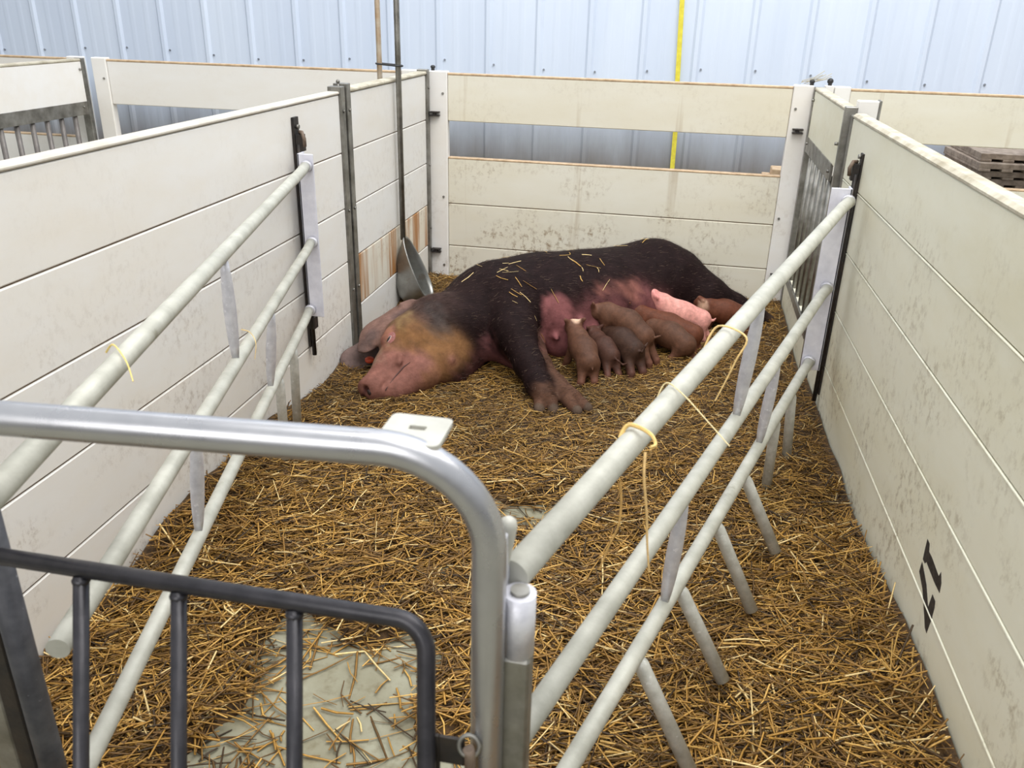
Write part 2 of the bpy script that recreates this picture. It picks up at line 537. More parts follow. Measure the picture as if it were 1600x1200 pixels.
# near panel of the right side (turned a touch outwards)
p = thing('plank_fence', 'long dirty white plank panel on the right, marked with black numerals', 'fence', (RW(0.9), 0.9, 0), 'white plank fences of the pens')
RR = [0.0, 0.198, 0.407, 0.617, 0.82, 1.034]
mb = MB()
y0, y1 = -0.4, 2.355
for a, b in zip(RR[:-1], RR[1:]):
    g = 0.0018
    prof = [(0.004, a + g), (0.0, a + g + .004), (0.0, b - g - .004), (0.004, b - g)]
    vs = []
    for y in (y0, y1):
        xw = RW(y)
        vs += [(xw + q[0], y, q[1]) for q in prof] + [(xw + T, y, b - g), (xw + T, y, a + g)]
    n = 6
    mb.add(vs, [tuple(reversed(range(n))), tuple(range(n, 2 * n))] + [(i, (i + 1) % n, n + (i + 1) % n, n + i) for i in range(n)])
mb.cur = 1
for z in RR[1:-1]:
    vs = []
    for y in (y0 + .002, y1 - .002):
        xw = RW(y); vs += [(xw + .006, y, z - .006), (xw + .006, y, z + .006), (xw + T - .004, y, z + .006), (xw + T - .004, y, z - .006)]
    mb.add(vs, [(3, 2, 1, 0), (4, 5, 6, 7)] + [(i, (i + 1) % 4, 4 + (i + 1) % 4, 4 + i) for i in range(4)])
obj('boards', mb, ['board_yellow', 'joint_dark'], p)
mb = MB()
for z in RR[1:-1]:     # raised tongue along each joint
    mb.tube([(RW(y0) + .001, y0 + .003, z - .001), (RW(y1) + .001, y1 - .003, z - .001)], 0.0032, 6)
obj('joint_beads', mb, 'board_yellow', p)
mb = MB()
vs = []
for y in (y0, y1):
    xw = RW(y)
    vs += [(xw - .003, y, 1.0345), (xw - .003, y, 1.040), (xw + .006, y, 1.048), (xw + T - .004, y, 1.048), (xw + T + .004, y, 1.040), (xw + T + .004, y, 1.0345)]
mb.add(vs, [tuple(reversed(range(6))), tuple(range(6, 12))] + [(i, (i + 1) % 6, 6 + (i + 1) % 6, 6 + i) for i in range(6)])
obj('top_cap', mb, 'board_cap', p)
mb = MB().box((RW(2.38) - .004, 2.357, 0.0), (RW(2.38) + T, 2.392, 1.04), 0.003)
obj('end_channel', mb, 'galvanised', p)
# painted numerals, read from the other side of the pen
one = [(0.7984, 0.3148), (0.7807, 0.3142), (0.7724, 0.299), (0.7517, 0.2996), (0.6928, 0.2924), (0.6874, 0.3072), (0.6716, 0.2905), (0.6671, 0.2686), (0.7045, 0.2673), (0.7721, 0.2726), (0.7782, 0.2641), (0.7942, 0.2642), (0.7968, 0.2864)]
sev = [(0.7944, 0.2569), (0.7774, 0.2505), (0.7407, 0.2348), (0.7026, 0.2044), (0.6982, 0.2416), (0.6766, 0.2402), (0.6711, 0.2265), (0.6706, 0.1961), (0.6755, 0.1564), (0.6909, 0.1595), (0.7093, 0.1763), (0.7547, 0.2128), (0.7961, 0.2298), (0.7961, 0.2428)]
for g in (one, sev):
    mb = MB().prism([(RW(y) - 0.0006, y, z) for y, z in g], (0.0009, 0, 0))
    obj('painted_numeral', mb, 'paint_black', p, label='black painted numeral')

# barred panel between the right panel and the back corner
def barred_panel(xf, y0, y1, label, face=-1, nb=6):
    p = thing('creep_gate', label, 'gate', (xf, (y0 + y1) / 2, 0), 'barred creep panels')
    s = 1 if face < 0 else -1
    bx = lambda a, b, y_0, y_1, z0, z1, c=.003: MB().box((min(xf + s * a, xf + s * b), y_0, z0), (max(xf + s * a, xf + s * b), y_1, z1), c)
    obj('top_board', bx(0, T, y0 + .034, y1 - .03, 0.845, 1.048), 'board_yellow' if face < 0 else 'board_far', p)
    obj('top_cap', bx(-.003, T + .003, y0 + .034, y1 - .03, 1.0485, 1.062, .004), 'board_cap', p)
    obj('upper_bar', bx(-.004, 0.006, y0 + .1, y1 - .034, 0.785, 0.85, .001), 'galvanised', p)
    obj('lower_board', bx(0, T, y0 + .034, y1 - .03, 0.0, 0.20), 'board_yellow' if face < 0 else 'board_far', p)
    obj('lower_bar', bx(-.004, 0.006, y0 + .036, y1 - .034, 0.17, 0.21, .001), 'galvanised', p)
    for ya in (y0, y1 - .028):
        obj('end_channel', bx(-.003, T, ya, ya + .028, 0, 1.064, .002), 'galvanised', p)
    for i in range(nb):
        y = y0 + .13 + (y1 - y0 - .26) * i / (nb - 1)
        mb = MB().tube([(xf + s * .015, y, 0.2), (xf + s * .015, y, 0.8)], 0.0105 if face < 0 else 0.0125, 10)
        obj('bar', mb, 'galvanised' if face < 0 else 'bar_grey', p)
    for y, z in ((y0 + .05, 0.93), (y0 + .13, .818), (y1 - .07, .825), (y1 - .05, 1.01)):
        obj('bolt', MB().tube([(xf, y, z), (xf - s * .012, y, z)], 0.006, 8), 'galvanised', p)
    return p


barred_panel(W + 0.001, 2.40, 3.306, 'barred creep panel in the far right corner of the pen')
barred_panel(-1.872, 2.30, 3.30, 'barred creep panel in the neighbouring pen at far left', face=1, nb=8)

p = thing('post', 'white post top with metal edge, just behind the right long panel', 'post', (1.90, 2.43, 0))
obj('face', MB().box((1.853, 2.42, 0), (1.925, 2.46, 1.085), 0.003), 'board_far', p)
obj('edge_channel', MB().box((1.9255, 2.416, 0), (1.932, 2.464, 1.088), 0.001), 'galvanised', p)
p = thing('post', 'white post standing between the barred panel and the slabs, at the far right corner', 'post', (1.875, 3.33, 0))
obj('face', MB().box((1.858, 3.31, 0), (1.897, 3.35, 1.07), 0.003), 'board_far', p)
mb = MB().tube([(1.878, 3.33, 1.07), (1.878, 3.33, 1.085)], 0.009, 10); mb.ball((1.878, 3.33, 1.088), 0.014, 10)
obj('pin_knob', mb, 'black_plastic', p)

# straw caught on the back corner post
mb = MB()
for i in range(7):
    a = random.uniform(-.3, .5); b = random.uniform(0, .05)
    x0 = 1.80 + random.uniform(-.02, .02)
    mb.tube([(x0 - .03 * math.cos(a), D + .012, 1.07 + .004 * i), (x0 + .02, D + .008, 1.085 + b * .4), (x0 + .06 * math.cos(a), D + .004, 1.09 + b)], 0.0016, 4)
tag(obj('dry_weed_tuft', mb, 'board_cap', loc=(1.80, D, 1.065)), 'dry dark weed tuft caught on top of the back right post', 'weed')

# ------------------------------------------------------------------ pipes and drinking bowl
p = thing('drinking_bowl', 'stainless pig drinking bowl on its tall supply pipe by the left panel', 'drinking bowl', (0.05, 2.80, 0.03))
mb = MB().tube([(0.028, 2.775, 2.9), (0.026, 2.78, 1.2), (0.024, 2.785, 0.36)], 0.0125, 14)
obj('supply_pipe', mb, 'galvanised', p)


def bowl():
    n = 40
    ax = np.array([0.13, 0, -0.30]); ax /= np.linalg.norm(ax)
    ay = np.array([0, 1.0, 0])
    nrm = np.cross(ay, ax)
    if nrm[0] < 0: nrm = -nrm
    c = np.array([0.090, 2.79, 0.225])
    rings = []
    def ring(cc, la, lb, k=1.0, sink=0):
        q = []
        for i in range(n):
            t = 2 * math.pi * i / n
            ca, sa = math.cos(t), math.sin(t)
            wdt = lb * (0.86 + 0.2 * ca) if True else lb
            q.append(cc + ax * la * np.sign(ca) * abs(ca) ** 0.85 + ay * wdt * np.sign(sa) * abs(sa) ** 0.8 - nrm * sink)
        return q
    vs = []
    spec = [(0.150, 0.083, 0.000), (0.163, 0.093, 0.0015), (0.165, 0.095, -0.0035), (0.161, 0.091, 0.004), (0.156, 0.086, -0.004)]
    # outside from base up, over the rim, then inside
    prof = [(0.02, 0.02, 0.112), (0.075, 0.055, 0.110), (0.108, 0.075, 0.095), (0.138, 0.082, 0.055), (0.152, 0.085, 0.01),
            (0.160, 0.091, 0.003), (0.162, 0.094, -0.002), (0.158, 0.090, -0.005), (0.149, 0.082, -0.002), (0.146, 0.080, 0.012), (0.132, 0.077, 0.052), (0.100, 0.068, 0.089), (0.06, 0.045, 0.103), (0.015, 0.015, 0.105)]
    for la, lb, s_ in prof:
        # the body leans back to the panel: shift the deep rings down
        cc = c + np.array([0, 0, -0.35 * s_])
        vs += ring(cc, la, lb, 1, s_)
    m = len(prof)
    F = [(i * n + k, i * n + (k + 1) % n, (i + 1) * n + (k + 1) % n, (i + 1) * n + k) for i in range(m - 1) for k in range(n)]
    F += [tuple(reversed(range(n))), tuple(range((m - 1) * n, m * n))]
    vs = [np.array([max(v[0], 0.006), v[1], max(v[2], 0.03)]) for v in vs]
    mb = MB().add(vs, F, True)
    return mb


obj('bowl', bowl(), 'stainless', p)
mb = MB().tube([(-0.075, 2.83, 2.9), (-0.076, 2.83, 1.0), (-0.076, 2.83, 0.0)], 0.0115, 14)
tag(obj('water_pipe', mb, 'pipe_rust', loc=(-0.076, 2.83, 0)), 'rust-stained thin pipe standing behind the left panel, tied to the bowl pipe', 'pipe')
mb = MB().tube([(0.044, 2.772, 1.118), (0.03, 2.755, 1.119), (-0.08, 2.81, 1.121), (-0.092, 2.832, 1.121), (-0.078, 2.848, 1.121), (0.03, 2.80, 1.119), (0.044, 2.785, 1.118), (0.044, 2.772, 1.118)], 0.0042, 6)
tag(obj('cable_tie', mb, 'black_plastic', loc=(0.0, 2.8, 1.12)), 'black tie binding the two tall pipes together above the panel', 'tie')

# yellow strap on the siding
vs = []
pathy = [(1.168, 2.3), (1.170, 1.8), (1.169, 1.45), (1.186, 1.02), (1.203, 0.72), (1.206, 0.5), (1.21, 0.3)]
mb = MB()
for x, z in pathy: vs += [(x - .013, YW - .021, z), (x + .013, YW - .021, z), (x + .013, YW - .0175, z), (x - .013, YW - .0175, z)]
n = len(pathy)
mb.add(vs, [(3, 2, 1, 0), tuple(range(4 * n - 4, 4 * n))] + [(i * 4 + k, i * 4 + (k + 1) % 4, i * 4 + 4 + (k + 1) % 4, i * 4 + 4 + k) for i in range(n - 1) for k in range(4)])
tag(obj('webbing_strap', mb, 'yellow_webbing', loc=(1.18, YW, 0.3)), 'long yellow strap hanging down the ribbed back wall', 'strap')

# ------------------------------------------------------------------ stacked slabs beyond the right panel
r_ = random.Random(3)
z = 0.0
k = 0
names = ['bottom', '']
while z < 0.78:
    h = 0.042
    dx, dy, a = r_.uniform(-.03, .03), r_.uniform(-.02, .02), r_.uniform(-.05, .05)
    cx, cy = 3.17 + dx, 3.83 + dy
    ca, sa = math.cos(a + .0), math.sin(a)
    mb = MB()
    for (x0, x1, y0, y1, z0, z1) in ([(-.55, .55, -.28, .28, 0.012, h - .004)] + [(-.55 + .1 * q, -.5 + .1 * q, -.282, .282, 0.0, .0125) for q in range(11)]):
        mb.box((x0, y0, z0), (x1, y1, z1), 0.002)
    mb.v = [(cx + ca * v[0] - sa * v[1], cy + sa * v[0] + ca * v[1], z + v[2]) for v in mb.v]
    tag(obj('flooring_slab', mb, 'slab_grey', loc=(cx, cy, z)), 'weathered grey flooring slab in the tall stack behind the right-hand slot', 'slab', 'grey slabs stacked by the wall')
    z += h - .003; k += 1
z = 0.0
while z < 0.62:
    h = 0.05
    dx = r_.uniform(-.012, .012)
    mb = MB().box((2.20 + dx, 3.66, z), (2.66 + dx, 4.05, z + h), 0.004)
    tag(obj('flooring_slab', mb, 'slab_grey', loc=(2.4, 3.8, z)), 'weathered grey slab in the lower pile left of the tall slab stack', 'slab', 'grey slabs in the lower pile')
    z += h
mb = MB().box((1.70, 3.50, 0.0), (1.80, 3.62, 0.66), 0.003)
mb.box((1.66, 3.50, 0.0), (1.70, 3.62, 0.625), 0.003)
tag(obj('wood_offcut', mb, 'cardboard', loc=(1.74, 3.55, 0)), 'pale wooden offcut standing behind the slot, at its right end', 'board')


# ------------------------------------------------------------------ guard rails
def guard_rail(side, label, bracket_label):
    if side > 0:
        X = lambda y, zz: {0: 1.1977, 1: 1.1801, 2: 1.1658}[zz] + 0.307 * y
        yn = (-0.208, -0.208, -0.208); wallx = lambda y: RW(y); yb = 1.934
    else:
        X = lambda y, zz: {0: 0.511, 1: 0.511, 2: 0.486}[zz] - 0.261 * y
        yn = (-0.29, -0.216, -0.225); wallx = lambda y: 0.0; yb = 1.705
    Z = (0.8234, 0.5374, 0.2734) if side > 0 else (0.872, 0.622, 0.380)
    p = thing('guard_rail', label, 'rail', (X(0.7, 1), 0.7, 0), 'sloping guard rails')
    G_ = 1.1 if side > 0 else 1.0        # the right-hand set is made of slightly thicker pipe
    for k in range(3):
        ye = yb - 0.012
        pts = [(X(yn[k], k), yn[k], Z[k]), (X(0.5, k), 0.5, Z[k]), (X(ye - .1, k), ye - .1, Z[k]), (X(ye, k) + (0.004 * side), ye, Z[k])]
        obj('rail', MB().tube(pts, 0.0160 * G_ if k == 0 else 0.0148 * G_, 20), 'galvanised_dull', p)
        yy = ye
        mb = MB().tube([(X(yy - .012, k), yy - .012, Z[k]), (X(yy, k), yy, Z[k])], [0.0165 * G_, 0.020 * G_], 16)
        obj('weld', mb, 'zinc_bright', p)
    # spindle-shaped flattened spacers
    nx = np.array([1, -0.3 * side, 0.0])
    def spacer(y, ka, kb):
        za, zb = Z[ka] - .012, Z[kb] + .012
        xa, xb = X(y, ka), X(y, kb)
        pts = []; rr = []; fl = []
        for i in range(9):
            t = i / 8
            bow = 0.0
            pts.append((xa + (xb - xa) * t, y, za + (zb - za) * t))
            s_ = math.sin(math.pi * t) ** 0.7 if 0 < t < 1 else 0
            rr.append((0.0075 + 0.0062 * s_) * G_); fl.append(0.6 + 0.45 * s_)
        T_ = np.array([-0.3 * -side, 1, 0]); 
        return MB().tube(pts, rr, 14, flat=((0.3 * side, 1, 0.001), fl))
    for y in ((0.828,) if side > 0 else (0.67,)): obj('spacer', spacer(y, 0, 1), 'zinc_bright', p)
    for y in ((1.235, 0.487) if side > 0 else (1.04, 0.36)): obj('spacer', spacer(y, 1, 2), 'zinc_bright', p)
    # feet under the lowest rail
    feet = [(1.664, .018, .245), (1.45, .004, .245)] if side > 0 else [(1.37, -.012, .30), (1.15, -.004, .27)]
    if side > 0: feet += [(1.087, .107, .205), (0.839, .110, .2145), (0.575, .115, .2035), (0.344, .121, .2255)]
    for y, dx, dz in feet:
        a = np.array([X(y, 2), y, Z[2] - .008]); b = a + np.array([dx, -dx * .29, -dz])
        obj('foot', MB().tube([a, a + (b - a) * .08, b], [0.008 * G_, 0.0138 * G_, 0.0140 * G_], 16), 'zinc_foot', p)
    # end plate standing on the side panel
    wx = wallx(yb)
    if side > 0: mbp = MB().box((1.732, yb - .006, 0.240), (1.796, yb, 0.862), 0.0015); mbp.box((1.790, yb - .006, .240), (1.796, yb + .04, .862), 0.001)
    else: mbp = MB().box((0.036, yb - .006, 0.355), (0.090, yb, 0.91), 0.0015); mbp.box((.036, yb - .006, .355), (.042, yb + .04, .91), 0.001)
    obj('end_plate', mbp, 'zinc_plate', p)
    # hinge sleeve at the near end
    if side > 0:
        xs, ys = X(-0.197, 0) + .008, -0.228
        o = obj('hinge_sleeve', MB().tube([(xs, ys, 0.744), (xs, ys, 0.819)], 0.0170, 18), 'zinc_bright', p)
        obj('pin_end', MB().tube([(xs, ys, 0.817), (xs, ys, 0.823)], 0.010, 14), 'galvanised', o)
    # black strap on the panel that holds the plate
    q = thing('wall_bracket', bracket_label, 'bracket', (wx, yb + .03, 0.2), 'black wall brackets')
    zo, zh, zl, z0_, z1_ = (0.0, 0.0, 0.0, 0.215, 1.015) if side < 0 else (0.0, -0.047, -0.09, 0.085, 0.948)
    s = -1 if side > 0 else 1
    def bx(a, b, y_0, y_1, z0, z1, c=.001): return MB().box((min(wx + s * a, wx + s * b), y_0, z0), (max(wx + s * a, wx + s * b), y_1, z1), c)
    yc = yb + (.062 if side < 0 else .165)
    obj('strap', bx(0.001, 0.010, yc - .018, yc + .020, z0_, z1_), 'black_steel', q)
    obj('rod', MB().tube([(wx + s * .019, yc - .012, 0.185 + zl * 1.4), (wx + s * .019, yc - .012, 0.93 + zh)], 0.008, 10), 'black_steel', q)
    obj('hook', bx(0.0105, 0.034, yc - .016, yc + .012, 0.908 + zh, 0.962 + zh), 'black_steel', q)
    obj('lower_collar', bx(0.0105, 0.030, yc - .018, yc + .014, 0.285 + zl, 0.330 + zl), 'black_steel', q)
    obj('pin', MB().tube([(wx + s * .040, yc - .012, 0.925 + zh), (wx + s * .044, yc - .020, 0.950 + zh), (wx + s * .034, yc - .014, 0.970 + zh), (wx + s * .02, yc, 0.968 + zh)], 0.0062, 10), 'rusty_pin', q)
    obj('bolt', MB().tube([(wx + s * .010, yc, 0.985 + zh), (wx + s * .020, yc, 0.985 + zh)], 0.007, 8), 'galvanised', q)
    return p


guard_rail(1, 'white galvanised three-bar guard rail on the right, with splayed feet', 'black steel bracket on the right panel holding the guard rail end')
guard_rail(-1, 'grey galvanised three-bar guard rail along the left side', 'black steel bracket on the left panel holding the guard rail end')

# hinge post next to the gate
p = thing('gate_post', 'square steel hinge post right of the gate, under the right rail', 'post', (1.145, -0.228, 0))
obj('tube', MB().box((1.131, -0.243, 0), (1.160, -0.213, 0.7435), 0.003), 'galvanised', p)
obj('side_flange', MB().box((1.1265, -0.232, 0.634), (1.1300, -0.205, 0.882), 0.001), 'zinc_bright', p)
p = thing('gate_post', 'grey steel post at the lower left, with a black upright against it', 'post', (0.49, -0.19, 0))
obj('tube', MB().tube([(0.486, -0.190, 0), (0.486, -0.190, 0.85)], 0.0170, 20), 'gate_grey', p)
obj('upright', MB().box((0.442, -0.200, 0), (0.4685, -0.174, 0.80), 0.002), 'black_steel', p)
obj('channel', MB().box((0.406, -0.200, 0), (0.4415, -0.168, 0.76), 0.002), 'galvanised', p)

# ------------------------------------------------------------------ gate
def fillet(pts, r, n=10):
    out = [np.array(pts[0], float)]
    for i in range(1, len(pts) - 1):
        a, b, c = (np.array(q, float) for q in pts[i - 1:i + 2])
        d1 = (a - b) / np.linalg.norm(a - b); d2 = (c - b) / np.linalg.norm(c - b)
        ang = math.acos(np.clip(d1 @ d2, -1, 1)); L = r / math.tan(ang / 2)
        p1, p2 = b + d1 * L, b + d2 * L
        bis = (d1 + d2) / np.linalg.norm(d1 + d2); cc = b + bis * r / math.sin(ang / 2)
        for k in range(n + 1):
            t = k / n
            v = (p1 - cc) * (1 - t) + (p2 - cc) * t
            out.append(cc + v / np.linalg.norm(v) * r)
    out.append(np.array(pts[-1], float))
    return out


GX0, GX1 = 0.495, 1.118
gy = lambda x: -0.252 - 0.052 * (GX1 - x) / (GX1 - GX0)
p = thing('pen_gate', 'silver round-tube pen gate in the foreground with barred dark insert', 'gate', (0.84, -0.27, 0))
path = fillet([(GX0, gy(GX0), 0.05), (GX0, gy(GX0), 0.985), (GX1, gy(GX1), 0.985), (GX1, gy(GX1), 0.05)], 0.105, 14)
obj('frame_tube', MB().tube(path, 0.0172, 28), 'gate_silver', p)
# tab with slot
def tab():
    x0, x1, y0, y1, z0, z1 = 1.010, 1.071, -0.262, -0.203, 0.988, 0.993
    cx, cy, a, b = 1.042, -0.229, 0.0095, 0.0048
    n = 24; outer = []; inner = []
    cr = 0.007
    cs = [(x1 - cr, y1 - cr, 0), (x0 + cr, y1 - cr, 90), (x0 + cr, y0 + cr, 180), (x1 - cr, y0 + cr, 270)]
    for (qx, qy, a0) in cs:
        for i in range(6):
            t = math.radians(a0 + 90 * i / 5); outer.append((qx + cr * math.cos(t), qy + cr * math.sin(t)))
    for i in range(n):
        ox, oy = outer[i]; t = math.atan2((oy - cy), (ox - cx))
        inner.append((cx + a * math.copysign(abs(math.cos(t)) ** .6, math.cos(t)), cy + b * math.copysign(abs(math.sin(t)) ** .6, math.sin(t))))
    vs = [(q[0], q[1], z1) for q in outer] + [(q[0], q[1], z1) for q in inner] + [(q[0], q[1], z0) for q in outer] + [(q[0], q[1], z0) for q in inner]
    F = []
    for i in range(n):
        j = (i + 1) % n
        F += [(i, j, n + j, n + i), (2 * n + j, 2 * n + i, 3 * n + i, 3 * n + j), (j, i, 2 * n + i, 2 * n + j), (n + i, n + j, 3 * n + j, 3 * n + i)]
    return MB().add(vs, F)


obj('slotted_tab', tab(), 'zinc_tab', p)
mb = MB().tube([(1.116, -0.212, 0.79), (1.121, -0.211, 0.84), (1.128, -0.210, 0.885), (1.1285, -0.2099, 0.891), (1.1287, -0.2098, 0.8945)], [.0095, .0095, .0095, .0075, .003], 14)
obj('latch_pin', mb, 'zinc_tab', p)
# dark barred insert, leaning with its foot towards the walkway
IK = np.array([1.044, -0.222, 0.757]); iu = np.array([-0.101, 0.394, 0.913]); ix = np.array([-1.0, 0.0, 0.0])
ipt = lambda a, b: IK + ix * a - iu * b
ipath = fillet([ipt(.66, 0), ipt(0, 0), ipt(0, .70), ipt(.66, .70)], 0.036, 8)
ins = obj('barred_insert', MB().tube(ipath, 0.0102, 18), 'gate_dark', p, label='dark barred insert')
for a in (0.150, 0.289, 0.412):
    obj('bar', MB().tube([ipt(a, .008), ipt(a, .692)], 0.0090, 14), 'gate_dark', ins)
    q = ipt(a, .013)
    obj('weld', MB().ball(q, 0.0108, 10, (1, 1, .6)), 'gate_dark', ins)
yd = -0.268
mb = MB().box((1.070, yd - .002, 0.612), (1.098, yd + .002, 0.650), 0.001)
mb.box((1.062, yd - .002, 0.56), (1.0705, yd + .002, 0.650), 0.001)
hp = obj('hinge_plate', mb, 'black_steel', ins)
mb = MB()
ring = [(1.104 + 0.011 * math.cos(t), yd - .004 + .004 * math.sin(t), 0.646 + 0.011 * math.sin(t)) for t in np.linspace(0, 2 * math.pi, 21)]
mb.tube(ring, 0.0026, 8, caps=False)
obj('ring', mb, 'galvanised', p)
obj('hanging_pin', MB().tube([(1.106, yd - .008, 0.56), (1.106, yd - .008, 0.640), (1.104, yd - .008, 0.646)], 0.0062, 12), 'rusty_pin', p)

# ------------------------------------------------------------------ straw bedding
def sstep(a, b, x):
    t = np.clip((x - a) / (b - a), 0, 1); return t * t * (3 - 2 * t)


def smooth_noise(x, y, s, seed):
    g = np.random.default_rng(seed).random((64, 64))
    u = (np.asarray(x) * s) % 63; v = (np.asarray(y) * s) % 63
    i = u.astype(int); j = v.astype(int); fu = u - i; fv = v - j
    fu = fu * fu * (3 - 2 * fu); fv = fv * fv * (3 - 2 * fv)
    i2 = (i + 1) % 64; j2 = (j + 1) % 64
    return (g[i, j] * (1 - fu) * (1 - fv) + g[i2, j] * fu * (1 - fv) + g[i, j2] * (1 - fu) * fv + g[i2, j2] * fu * fv)


BARE = [(0.70, 0.36, 0.20, 0.26, 1.0), (0.55, 0.40, 0.11, 0.22, 0.95), (0.60, 0.22, 0.16, 0.2, 0.95), (0.86, 0.16, 0.2, 0.26, 1.0), (0.94, 1.17, 0.13, 0.09, 1.0), (1.03, 0.93, 0.05, 0.06, .8), (0.76, 0.66, 0.05, 0.05, 0.5),
        (0.66, 0.86, 0.13, 0.06, 0.7), (0.82, 1.07, 0.05, 0.04, .6)]


def bare(x, y):
    o = np.zeros_like(np.asarray(x, float))
    nz = smooth_noise(np.asarray(x) + 3, np.asarray(y) + 3, 9, 5) - .5
    for cx, cy, a, b, s in BARE:
        d = np.sqrt(((x - cx) / a) ** 2 + ((y - cy) / b) ** 2) + nz * 1.1
        o = np.maximum(o, s * (1 - sstep(0.75, 1.15, d)))
    return o


def bedz(x, y):
    x = np.asarray(x, float); y = np.asarray(y, float)
    xr = RW(y)
    h = 0.006 + 0.016 * smooth_noise(x + 2, y + 2, 5, 1) + 0.010 * smooth_noise(x + 2, y + 2, 14, 2)
    h += 0.055 * np.exp(-np.clip(x, 0, 9) / 0.10) * sstep(0.55, 0.85, y) * (1 - sstep(1.35, 1.75, y))
    h += 0.020 * np.exp(-np.clip(x, 0, 9) / 0.12)
    h += 0.060 * np.exp(-np.clip(xr - x, 0, 9) / 0.11) * (1 - sstep(0.75, 1.25, y))
    h += 0.020 * np.exp(-np.clip(xr - x, 0, 9) / 0.15)
    h += 0.015 * sstep(2.5, 3.2, y)
    h += 0.03 * np.exp(-((x - .02) ** 2 / .05 + (y - 2.95) ** 2 / .06))
    b = bare(x, y)
    return h * (1 - b) - 0.012 * b


nx, ny = 150, 280
gx = np.linspace(0, 1, nx); gyv = np.linspace(-0.42, 3.305, ny)
XX = np.zeros((ny, nx)); YY = np.zeros((ny, nx))
for j, yv in enumerate(gyv):
    XX[j] = 0.002 + gx * (min(RW(yv), W if yv > 2.36 else 9) - 0.006); YY[j] = yv
ZZ = bedz(XX, YY)
vs = np.stack([XX, YY, ZZ], -1).reshape(-1, 3)
idx = np.arange(nx * ny).reshape(ny, nx)
F = np.stack([idx[:-1, :-1], idx[:-1, 1:], idx[1:, 1:], idx[1:, :-1]], -1).reshape(-1, 4)
o = link_mesh('bedding_mat', vs, F.tolist(), 'litter', loc=(0.9, 1.4, 0), smooth=np.ones(len(F), bool))
tag(o, 'trodden brown straw litter covering the pen floor', 'bedding', kind='stuff')


def straw_mesh(P, ang, tilt, L, wd, bend, colr):
    """P centres (n,3); each straw is a bent three-sided stalk of three sections"""
    n = len(P)
    d = np.stack([np.cos(ang) * np.cos(tilt), np.sin(ang) * np.cos(tilt), np.sin(tilt)], -1)
    s = np.stack([-np.sin(ang), np.cos(ang), np.zeros(n)], -1)
    u = np.cross(d, s)
    rollr = rng.uniform(-.6, .6, n)[:, None]
    s2 = s * np.cos(rollr) + u * np.sin(rollr); u2_ = np.cross(d, s2)
    V = np.zeros((n, 9, 3))
    for k, t in enumerate((-0.5, 0.0, 0.5)):
        c = P + d * (L * t)[:, None] + s * (bend * (abs(t) * 2))[:, None]
        ww = wd * (1.0 if k < 2 else 0.8)
        V[:, k * 3 + 0] = c - s2 * (ww * .5)[:, None]
        V[:, k * 3 + 1] = c + s2 * (ww * .5)[:, None]
        V[:, k * 3 + 2] = c + u2_ * (ww * .32)[:, None]
    base = (np.arange(n) * 9)[:, None]
    q = [[0, 1, 4, 3], [1, 2, 5, 4], [2, 0, 3, 5], [3, 4, 7, 6], [4, 5, 8, 7], [5, 3, 6, 8]]
    Q = (base[:, :, None] + np.array(q)[None]).reshape(-1, 4)
    C = np.repeat(colr[:, None, :], 9, 1).reshape(-1, 3)
    return V.reshape(-1, 3), Q, C


def fast_mesh(name, V, Q, C, mat, loc):
    me = bpy.data.meshes.new(name)
    V = V - np.array(loc)
    me.vertices.add(len(V)); me.vertices.foreach_set('co', V.astype(np.float32).ravel())
    me.loops.add(Q.size); me.loops.foreach_set('vertex_index', Q.astype(np.int32).ravel())
    me.polygons.add(len(Q))
    me.polygons.foreach_set('loop_start', np.arange(0, Q.size, 4, dtype=np.int32))
    a = me.color_attributes.new('Col', 'FLOAT_COLOR', 'POINT')
    a.data.foreach_set('color', np.column_stack([C, np.ones(len(C))]).astype(np.float32).ravel())
    me.materials.append(MATS[mat])
    me.update(calc_edges=True); me.validate()
    o = bpy.data.objects.new(name, me); COL.objects.link(o); o.location = loc
    return o


PAL = np.array([lin(64, 46, 23), lin(103, 74, 34), lin(144, 106, 48), lin(175, 132, 60), lin(206, 164, 88), lin(230, 202, 142)])


def straw_colors(n, wts):
    i = rng.choice(len(PAL), n, p=np.array(wts) / sum(wts))
    return PAL[i] * rng.uniform(0.8, 1.2, (n, 1)) * np.array([1, 1, 1])


N = 62000
yy = -0.4 + 3.69 * rng.random(N) ** 1.0
xx = rng.random(N) * (np.minimum(RW(yy), np.where(yy > 2.36, W, 9)) - 0.03) + 0.012
keep = rng.random(N) > bare(xx, yy) * 0.92
keep &= ~((xx > 0.55) & (xx < 1.25) & (yy > 2.55) & (np.abs((yy - 2.75) - (xx - .95) * .9) < .16))   # nothing to see under the sow's trunk
xx, yy = xx[keep], yy[keep]
n = len(xx)
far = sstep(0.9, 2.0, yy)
L = rng.uniform(0.04, 0.15, n) * (1 - 0.55 * far) * rng.choice([1, 1, .6, 1.3], n)
wd = rng.uniform(0.0024, 0.0058, n) * (1 - 0.3 * far)
ang = rng.uniform(0, 2 * math.pi, n)
ang = np.where(rng.random(n) < .35, 0.35 + rng.normal(0, .45, n), ang)
zz = np.maximum(bedz(xx, yy), 0.001) + rng.random(n) ** 1.5 * 0.022 * (1 - .7 * bare(xx, yy)) * (1 - .35 * far) + 0.002
tilt = rng.normal(0, 0.14, n) * (1 - .6 * bare(xx, yy))
nearwall = np.minimum(xx, RW(yy) - xx)
tilt = np.where(nearwall < .09, rng.normal(0, .35, n), tilt)
half = np.abs(np.cos(ang)) * L / 2 + .004
xx = np.clip(xx, half + .004, np.minimum(RW(yy), np.where(yy > 2.36 - L, W, 9)) - half - .006)
yy = np.minimum(yy, 3.30 - np.abs(np.sin(ang)) * L / 2)
